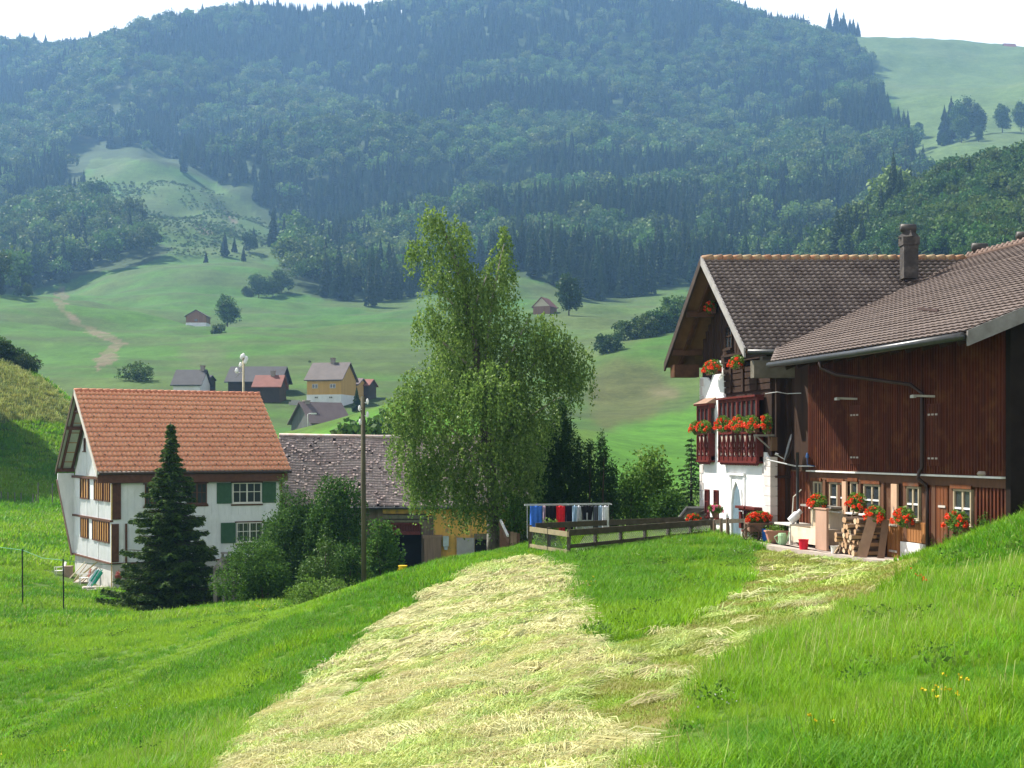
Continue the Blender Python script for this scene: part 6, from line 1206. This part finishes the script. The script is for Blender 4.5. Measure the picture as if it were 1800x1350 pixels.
mb = MB(T); mb.bar((AW-1.02, 41.35, ZP), (AW-.72, 41.2, ZP+1.28), .3, .045, up=(-.4, -1, .0)); tag(mb.build('leaning_board', M('lean_board', (.42,.26,.18), (.30,.18,.13), 3)), 'long reddish board leaning against the wing right of the firewood', 'board')
mb = MB(T); mb.bar((AW-.62, 41.0, ZP), (AW-.5, 40.95, ZP+1.12), .2, .04, up=(-.4, -1, .0)); tag(mb.build('leaning_board', M('lean_board2', (.2,.12,.08))), 'short dark board leaning behind the long reddish one', 'board')
# bottle on the pillar sill
p = W_(AW-.25, 41.0, ZP+1.15); mb = MB(); mb.lathe(tuple(p), [(.045, 0), (.045, .18), (.015, .28), (.015, .34)], 10); tag(mb.build('bottle', M('bottle_pale', (.6,.5,.42), rough=.2)), 'pale bottle standing before the beige shutter', 'bottle')
mb = MB(T); mb.lathe((AW-.12, 36.5, -.68), [(.1, 0), (.14, .05), (.1, .12)], 8); tag(mb.build('stone', M('stone_pale', (.4,.33,.27))), 'pale lump lying on the right end of the white ledge', 'stone')
# sloping wooden compost planter behind the fence with pink flowers
t = thing('wooden_planter', P(1225, 935, 55), 'sloping grey wooden cold frame behind the fence left of the white wall', 'cold frame'); mb = MB(); A = P(1190, 915, 55.5); B = P(1207, 893, 56.5); C_ = P(1250, 893, 55.5); D_ = P(1250, 930, 54.8)
mb.pts([tuple(A), tuple(B), tuple(C_), tuple(D_), tuple(P(1190, 935, 55.5))]+[tuple(q+np.array((0, .35, 0))) for q in (A, B, C_, D_, P(1190, 935, 55.5))], [(0,1,2,3,4),(9,8,7,6,5),(0,5,6,1),(1,6,7,2),(2,7,8,3),(3,8,9,4),(4,9,5,0)]); mb.build('boards', FG, t)
mb = MB(); mb.bar(tuple(A-(0, .06, -.03)), tuple(B-(0, .06, -.03)), .06, .08); mb.bar(tuple(B-(0, .06, -.03)), tuple(C_-(0, .06, -.03)), .06, .08); mb.build('rim', M('rim_pale', (.4,.37,.32)), t)
for u, v, Yp, pm_, l_ in ((1257,893,53.4,GP,'pink and yellow flowers in a pot above the fence end'),(1218,908,54.2,GF,'low red flowers in front of the cold frame')): geranium(P(u, v+6, Yp), .5, .3, .3, l_, (1, 0, 0), 0, petals=pm_, planter='pot', cat='flower pot')
# ================================================================ grass, stubble and hay
def tuft(seed, n, rad, h0, h1, wd, lean=.35, stalk=0, flat=False, mats=1):
    """n curved blades; returns verts, quads, material index (1 = pale seed stalk)"""
    r = np.random.default_rng(seed); Vs = []; Fs = []; mi = []; b = 0
    for i in range(n):
        a = r.random()*6.28; q = rad*math.sqrt(r.random()); p = np.array((q*math.cos(a), q*math.sin(a), -.03)); d = r.random()*6.28
        if flat:
            d = r.normal()*.55; L_ = h0+(h1-h0)*r.random(); dr = np.array((math.cos(d), math.sin(d), 0)); z0 = .02+.10*r.random()**1.5; k = r.normal()*.3; sd = np.array((-dr[1], dr[0], 0)); w_ = wd*(.7+.6*r.random())
            up = np.array((0, 0, 1)); c = [p+dr*L_*(t-.5)+sd*k*L_*(t-.5)**2+up*(.03+z0*(1-(2*t-1)**2*.8)+(.05*r.random() if t == 1 else 0)) for t in (0, .5, 1)]
            e = (sd+up*r.normal()*.8)*w_/2
        else:
            L_ = h0+(h1-h0)*r.random()**1.3; ln = lean*(.3+r.random())*L_; dr = np.array((math.cos(d), math.sin(d), 0)); sd = np.array((-dr[1], dr[0], 0)); w_ = wd*(.7+.6*r.random())
            c = [p, p+np.array((0, 0, L_*.55))+dr*ln*.3, p+np.array((0, 0, L_*(.92 if ln > .2*L_ else 1)))+dr*ln]; e = sd*w_/2
        st = (not flat) and i < stalk
        if st: c[1] = p+np.array((0, 0, L_*.75))+dr*ln*.2; c[2] = p+np.array((0, 0, L_*1.35))+dr*ln*.8; e = e*.6
        Vs += [c[0]-e, c[0]+e, c[1]+e*.9, c[1]-e*.9, c[2]+e*(1.3 if st else .12), c[2]-e*(1.3 if st else .12)]
        Fs += [(b, b+1, b+2, b+3), (b+3, b+2, b+4, b+5)]; mi += [1 if st else 0]*2; b += 6
    return np.array(Vs), np.array(Fs), mi
def grassM(name, c1, c2, tr=.4, big=None, orand=(.75, 1.25)):
    return leafM(name, c1, c2, tr, .55, orand, spec=.2, big=big)
GA = grassM('grass_blades', (.105,.25,.008), (.20,.43,.014), .45, ((.23,.39,.02), .12)); GS = grassM('grass_seed', (.24,.33,.07), (.40,.43,.15), .3)
GB_ = grassM('grass_deep', (.065,.20,.008), (.13,.34,.012), .45, ((.12,.29,.015), .2)); GM_ = grassM('stubble', (.16,.31,.018), (.30,.42,.045), .3, ((.30,.26,.08), .9)); GH = grassM('hay_stems', (.46,.46,.19), (.69,.67,.34), .25, None, (.72, 1.18)); GH2 = grassM('hay_green', (.31,.42,.09), (.48,.54,.19), .3)
GDRY = grassM('dry_slope_grass', (.22,.26,.05), (.36,.37,.09), .35)
def rgt(nm, V, F, mats, mi): return raw(nm, V, F, mats, mi)
def euler_from(nrm, spin):
    """XYZ euler turning z to nrm after a spin about z"""
    n = unit(nrm); k = len(n); a = np.stack([-n[:, 1], n[:, 0], np.zeros(k)], 1); s = np.linalg.norm(a, axis=1); c = n[:, 2]; a = a/(s[:, None]+1e-9)
    K = np.zeros((k, 3, 3)); K[:, 0, 1] = -a[:, 2]; K[:, 0, 2] = a[:, 1]; K[:, 1, 0] = a[:, 2]; K[:, 1, 2] = -a[:, 0]; K[:, 2, 0] = -a[:, 1]; K[:, 2, 1] = a[:, 0]
    Tm = np.eye(3)+s[:, None, None]*K+(1-c)[:, None, None]*(K@K); cs, sn = np.cos(spin), np.sin(spin); Rz = np.zeros((k, 3, 3)); Rz[:, 0, 0] = cs; Rz[:, 0, 1] = -sn; Rz[:, 1, 0] = sn; Rz[:, 1, 1] = cs; Rz[:, 2, 2] = 1
    M_ = Tm@Rz; return np.stack([np.arctan2(M_[:, 2, 1], M_[:, 2, 2]), -np.arcsin(np.clip(M_[:, 2, 0], -1, 1)), np.arctan2(M_[:, 1, 0], M_[:, 0, 0])], 1)
def samples(y0, y1, dens, u0, u1, r):
    n = int((y1**2-y0**2)/2*(u1-u0)/FOC*dens); Y = np.sqrt(r.random(n)*(y1**2-y0**2)+y0**2); u = u0+(u1-u0)*r.random(n); X = (u-U0)/FOC*Y; v = VV(u, Y); return X, Y, u, v, (V0-v)/FOC*Y
def normals(X, Y, Z):
    e = .25; return unit(np.stack([-(GZ(X+e, Y)-Z)/e, -(GZ(X, Y+e)-Z)/e, np.ones_like(X)], 1))
BAND = [(0,1283),(200,1193),(420,1098),(560,1043),(645,1018),(645,1030),(430,1120),(210,1217),(0,1315)]
def on_patio(X, Y): a = X+.21*Y; return ((a > AW-1.9) & (Y > 38.7) & (Y < 50.6) & (a > np.interp(Y, [38.8, 40, 42, 46.5, 48.5, 50.4], [19.8, 18.9, 18.6, 18.05, 18.3, 18.9]))) | ((a > AG-.1) & (Y > 35.2) & (Y < 57))
def in_house(X, Y):
    d = np.stack([X+23.06, Y-82.], 1); th = R(30); x = d@np.array((math.cos(th), math.sin(th))); y = d@np.array((-math.sin(th), math.cos(th))); return (x > -1.9) & (x < 10.6) & (y > -.1) & (y < 9.8)
def grass():
    r = np.random.default_rng(77); P_ = []; 
    for y0, y1, dn, kind in ((5.5, 14, 46, 0), (14, 24, 36, 0), (24, 38, 24, 1), (38, 60, 15, 1), (60, 98, 8, 2)):
        X, Y, u, v, Z = samples(y0, y1, dn, -330 if y0 < 38 else -150, 2450 if y0 < 38 else 2000, r); P_.append((X, Y, u, v, Z, np.full(len(X), kind)))
    X, Y, u, v, Z, kd = (np.concatenate(a) for a in zip(*P_))
    ju, jv = u+9*fbm(X/.5, Y/.8, 3, 2), v+7*fbm(X/.5, Y/.8, 3, 9)
    hay = inpoly(ju, jv, HAY) & (Y < 52); hole = inpoly(ju, jv, HOLE) & (Y < 52); mown = inpoly(ju, jv, MOWN) & (Y < 56) & ~hay; band = inpoly(ju, jv, BAND) & (Y < 100)
    blocked = on_patio(X, Y) | in_house(X, Y)
    spin = r.random(len(X))*6.28; n_ = len(X); hmod = np.clip(1+1.1*fbm(X/2.2, Y/3.0, 4, 4), .55, 1.5)
    tall = ~hay & ~mown & ~blocked & ~band
    # tall grass: kinds 0-2 near, 3-4 middle, 5-6 far (broader blades)
    near = [rgt('t', *tuft(1, 46, .17, .14, .36, .010, .45, 3)[:2], [GA, GS], tuft(1, 46, .17, .14, .36, .010, .45, 3)[2]) for _ in (0,)]
    def mk(seed, *a, m=None, **k): V, F, mi = tuft(seed, *a, **k); return rgt('t', V, F, m or [GA, GS], mi)
    kinds = [mk(1, 84, .18, .06, .24, .0065, .75, 1), mk(2, 88, .18, .06, .19, .0065, .85, 0, m=[GB_, GS]), mk(3, 78, .17, .07, .26, .006, .65, 2), mk(4, 48, .24, .10, .30, .015, .55, 1), mk(5, 48, .24, .09, .26, .015, .65, 1, m=[GB_, GS]), mk(6, 44, .38, .16, .36, .03, .5, 2), mk(7, 44, .38, .12, .30, .03, .5, 1, m=[GB_, GS])]
    pn = fbm(X/3.5, Y/5, 4, 14)+r.normal(size=n_)*.10; sd = fbm(X/1.8, Y/2.6, 3, 24)+r.normal(size=n_)*.1
    idx = np.where(kd == 0, np.where(sd > .22, 2, np.where(pn > .0, 0, 1)), np.where(kd == 1, np.where(pn > 0, 3, 4), np.where(pn > -.05, 5, 6)))
    nr = normals(X, Y, Z); up = unit(nr*.35+np.array((0, 0, 1.))); rot = euler_from(up, spin); s = tall
    scatter('tall_grass', np.stack([X, Y, Z], 1)[s], rot[s], (hmod*(.85+.3*r.random(n_)))[s], idx[s], kinds, 'tall unmown meadow grass covering the near slopes', 'grass')
    print('grass', s.sum())
    # short stubble on the mown parts
    s = (mown | hole | band | (hay & (r.random(n_) < .35))) & ~blocked
    kinds = [mk(11, 40, .2, .03, .10, .011, .8, 0, m=[GM_, GS]), mk(12, 40, .26, .03, .11, .018, .8, 0, m=[GM_, GS]), mk(13, 40, .22, .05, .15, .014, .7, 0, m=[GA, GS]), mk(14, 34, .4, .05, .15, .035, .7, 0, m=[GA, GS])]
    g_ = fbm(X/1.5, Y/2.5, 3, 31)+.1*r.normal(size=n_); idx = np.where(((g_ > .05) & ~mown) | hole | band, np.where(kd == 2, 3, 2), np.where(kd == 0, 0, 1))
    rot2 = euler_from(nr, spin); scatter('mown_grass', np.stack([X, Y, Z], 1)[s], rot2[s], (.8+.4*r.random(n_))[s], idx[s], kinds, 'short freshly mown grass between the tall patches', 'grass')
    # hay lying on the slope
    P_ = []
    for y0, y1, dn in ((7, 16, 60), (16, 26, 46), (26, 50, 30)):
        a = samples(y0, y1, dn, 300, 1560, r); P_.append(a+(np.full(len(a[0]), y0),))
    X, Y, u, v, Z, yy = (np.concatenate(a) for a in zip(*P_)); n_ = len(X)
    ju, jv = u+12*fbm(X/.5, Y/.8, 3, 2), v+9*fbm(X/.5, Y/.8, 3, 9); hay = inpoly(ju, jv, HAY) & ~inpoly(ju, jv, HOLE); mown = inpoly(ju, jv, MOWN) & (Y < 56) & ~on_patio(X, Y)
    patch = fbm(X/.9+Y/3, Y/1.6-X/2, 4, 41); keep = (hay & (patch > -.30)) | (mown & (Y < 28) & (fbm(X/1.4, Y/1.9, 4, 55) > .2) & (r.random(n_) < .08)) | (mown & (r.random(n_) < .025))
    swath = .10*np.clip(fbm(X/.8+Y/2.4, Y/3.5, 3, 51)+.2, 0, 1)*hay
    kinds = [mk(21, 46, .2, .16, .5, .009, m=[GH], flat=True), mk(22, 46, .2, .14, .4, .009, m=[GH2], flat=True), mk(23, 44, .3, .2, .6, .016, m=[GH], flat=True), mk(24, 44, .3, .2, .5, .016, m=[GH2], flat=True)]
    dirn = np.where(r.random(n_) < .75, .75+2.2*fbm(X/1.3, Y/2.0, 3, 61), r.random(n_)*6.28); rot = euler_from(normals(X, Y, Z), dirn); rot[:, :2] += r.normal(size=(n_, 2))*.09
    g_ = fbm(X/.7, Y/1.2, 3, 71)+.12*r.normal(size=n_); idx = np.where(g_ > .14, 1, 0)+np.where(yy > 20, 2, 0); idx = np.where(mown & (r.random(n_) < .5), idx | 1, idx); s = keep
    scatter('hay', np.stack([X, Y, Z+swath], 1)[s], rot[s], (.8+.5*r.random(n_))[s], idx[s], kinds, 'pale cut hay lying on the steep slope in the middle', 'hay'); print('hay', s.sum())
    # rough meadow beyond the farmhouse and the hill behind it
    X, Y, u, v, Z = samples(90, 200, 3.2, -60, 160, r); n_ = len(X); s = ~in_house(X, Y); kinds = [mk(31, 40, .8, .15, .45, .07, .5, 2), mk(32, 40, .8, .12, .4, .07, .6, 0, m=[GB_, GS]), mk(33, 40, .8, .12, .4, .07, .6, 12, m=[GDRY, GS])]
    rot = euler_from(unit(normals(X, Y, Z)*.5+np.array((0, 0, 1.))), r.random(n_)*6.28); scatter('rough_meadow', np.stack([X, Y, Z], 1)[s], rot[s], (.7+.6*r.random(n_)*(1+fbm(X/5, Y/5, 3, 6)))[s], np.where((Y > 140) & (v < 745+14*fbm(X/5, Y/6, 3, 2)) & (fbm(X/9, Y/7, 4, 19) > -.16), 2, (fbm(X/6, Y/8, 3, 16)+.1*r.normal(size=n_) < 0).astype(int))[s], kinds, 'rough tufted meadow beyond the white farmhouse', 'grass')
    # broad-leaved weeds and small flowers in the meadow
    def weed(seed, mat, n, rad, lf, h, asp=.55, up=False):
        q = np.random.default_rng(seed); C = np.stack([q.normal(size=n)*rad*.5, q.normal(size=n)*rad*.5, h*(.4+.6*q.random(n))], 1); V, F = leaves(C, lf, asp, q); return raw('w', V, F, [mat])
    X, Y, u, v, Z = samples(13, 70, .9, -60, 1860, r); n_ = len(X); ok = ~inpoly(u, v, HAY) & ~inpoly(u, v, MOWN) & ~on_patio(X, Y) & ~in_house(X, Y); ok &= (fbm(X/2.5, Y/3, 3, 81) > .12)
    kinds = [weed(1, LC, 40, .3, .06, .22), weed(2, LB, 50, .3, .045, .28), weed(3, GP2, 14, .25, .03, .42, .9), weed(4, WHF, 14, .3, .025, .40, .9)]
    q = r.random(n_); idx = np.where(q < .55, 0, np.where(q < .9, 1, np.where(q < .93, 3, np.where(q < .94, 2, 0)))); rot = np.zeros((n_, 3)); rot[:, 2] = r.random(n_)*6.28
    scatter('meadow_weeds', np.stack([X, Y, Z], 1)[ok], rot[ok], (.6+.7*r.random(n_))[ok], idx[ok], kinds, 'broad-leaved weeds and small wildflowers among the tall grass', 'weeds')
GP2 = M('yellow_petals', (.85,.6,.02), rough=.6); WHF = M('white_petals', (.8,.8,.75), rough=.6)
grass()
def flower_clump(u, v, n, col, label):
    p = hit(u, v); t = thing('wildflower', p, label, 'wildflower'); r = np.random.default_rng(int(u)); c = p+np.array((0, 0, .36))+r.normal(size=(n, 3))*np.array((.07, .07, .06)); V, F = leaves(np.repeat(c, 7, 0)+r.normal(size=(n*7, 3))*.008, .018, .9, r); npmesh('petals', V, F, col, t)
    mb = MB()
    for q in c[:12]: mb.bar(tuple(p+(q-p)*(.3, .3, 0)), tuple(q), .006)
    mb.build('stems', GA, t)
flower_clump(1655, 1290, 9, GP2, 'clump of small yellow flowers in the grass at the lower right'); flower_clump(1672, 1272, 4, GP2, 'few small yellow flowers above the larger yellow clump'); flower_clump(1443, 1348, 3, GP2, 'lone yellow flower at the bottom right edge')
flower_clump(1608, 1048, 5, GF, 'small red poppy on the grass bank right of centre'); flower_clump(1627, 1052, 4, GF, 'second smaller red poppy on the grass bank'); flower_clump(1040, 1048, 5, GP2, 'yellow flowers in the tall grass patch right of the hay')
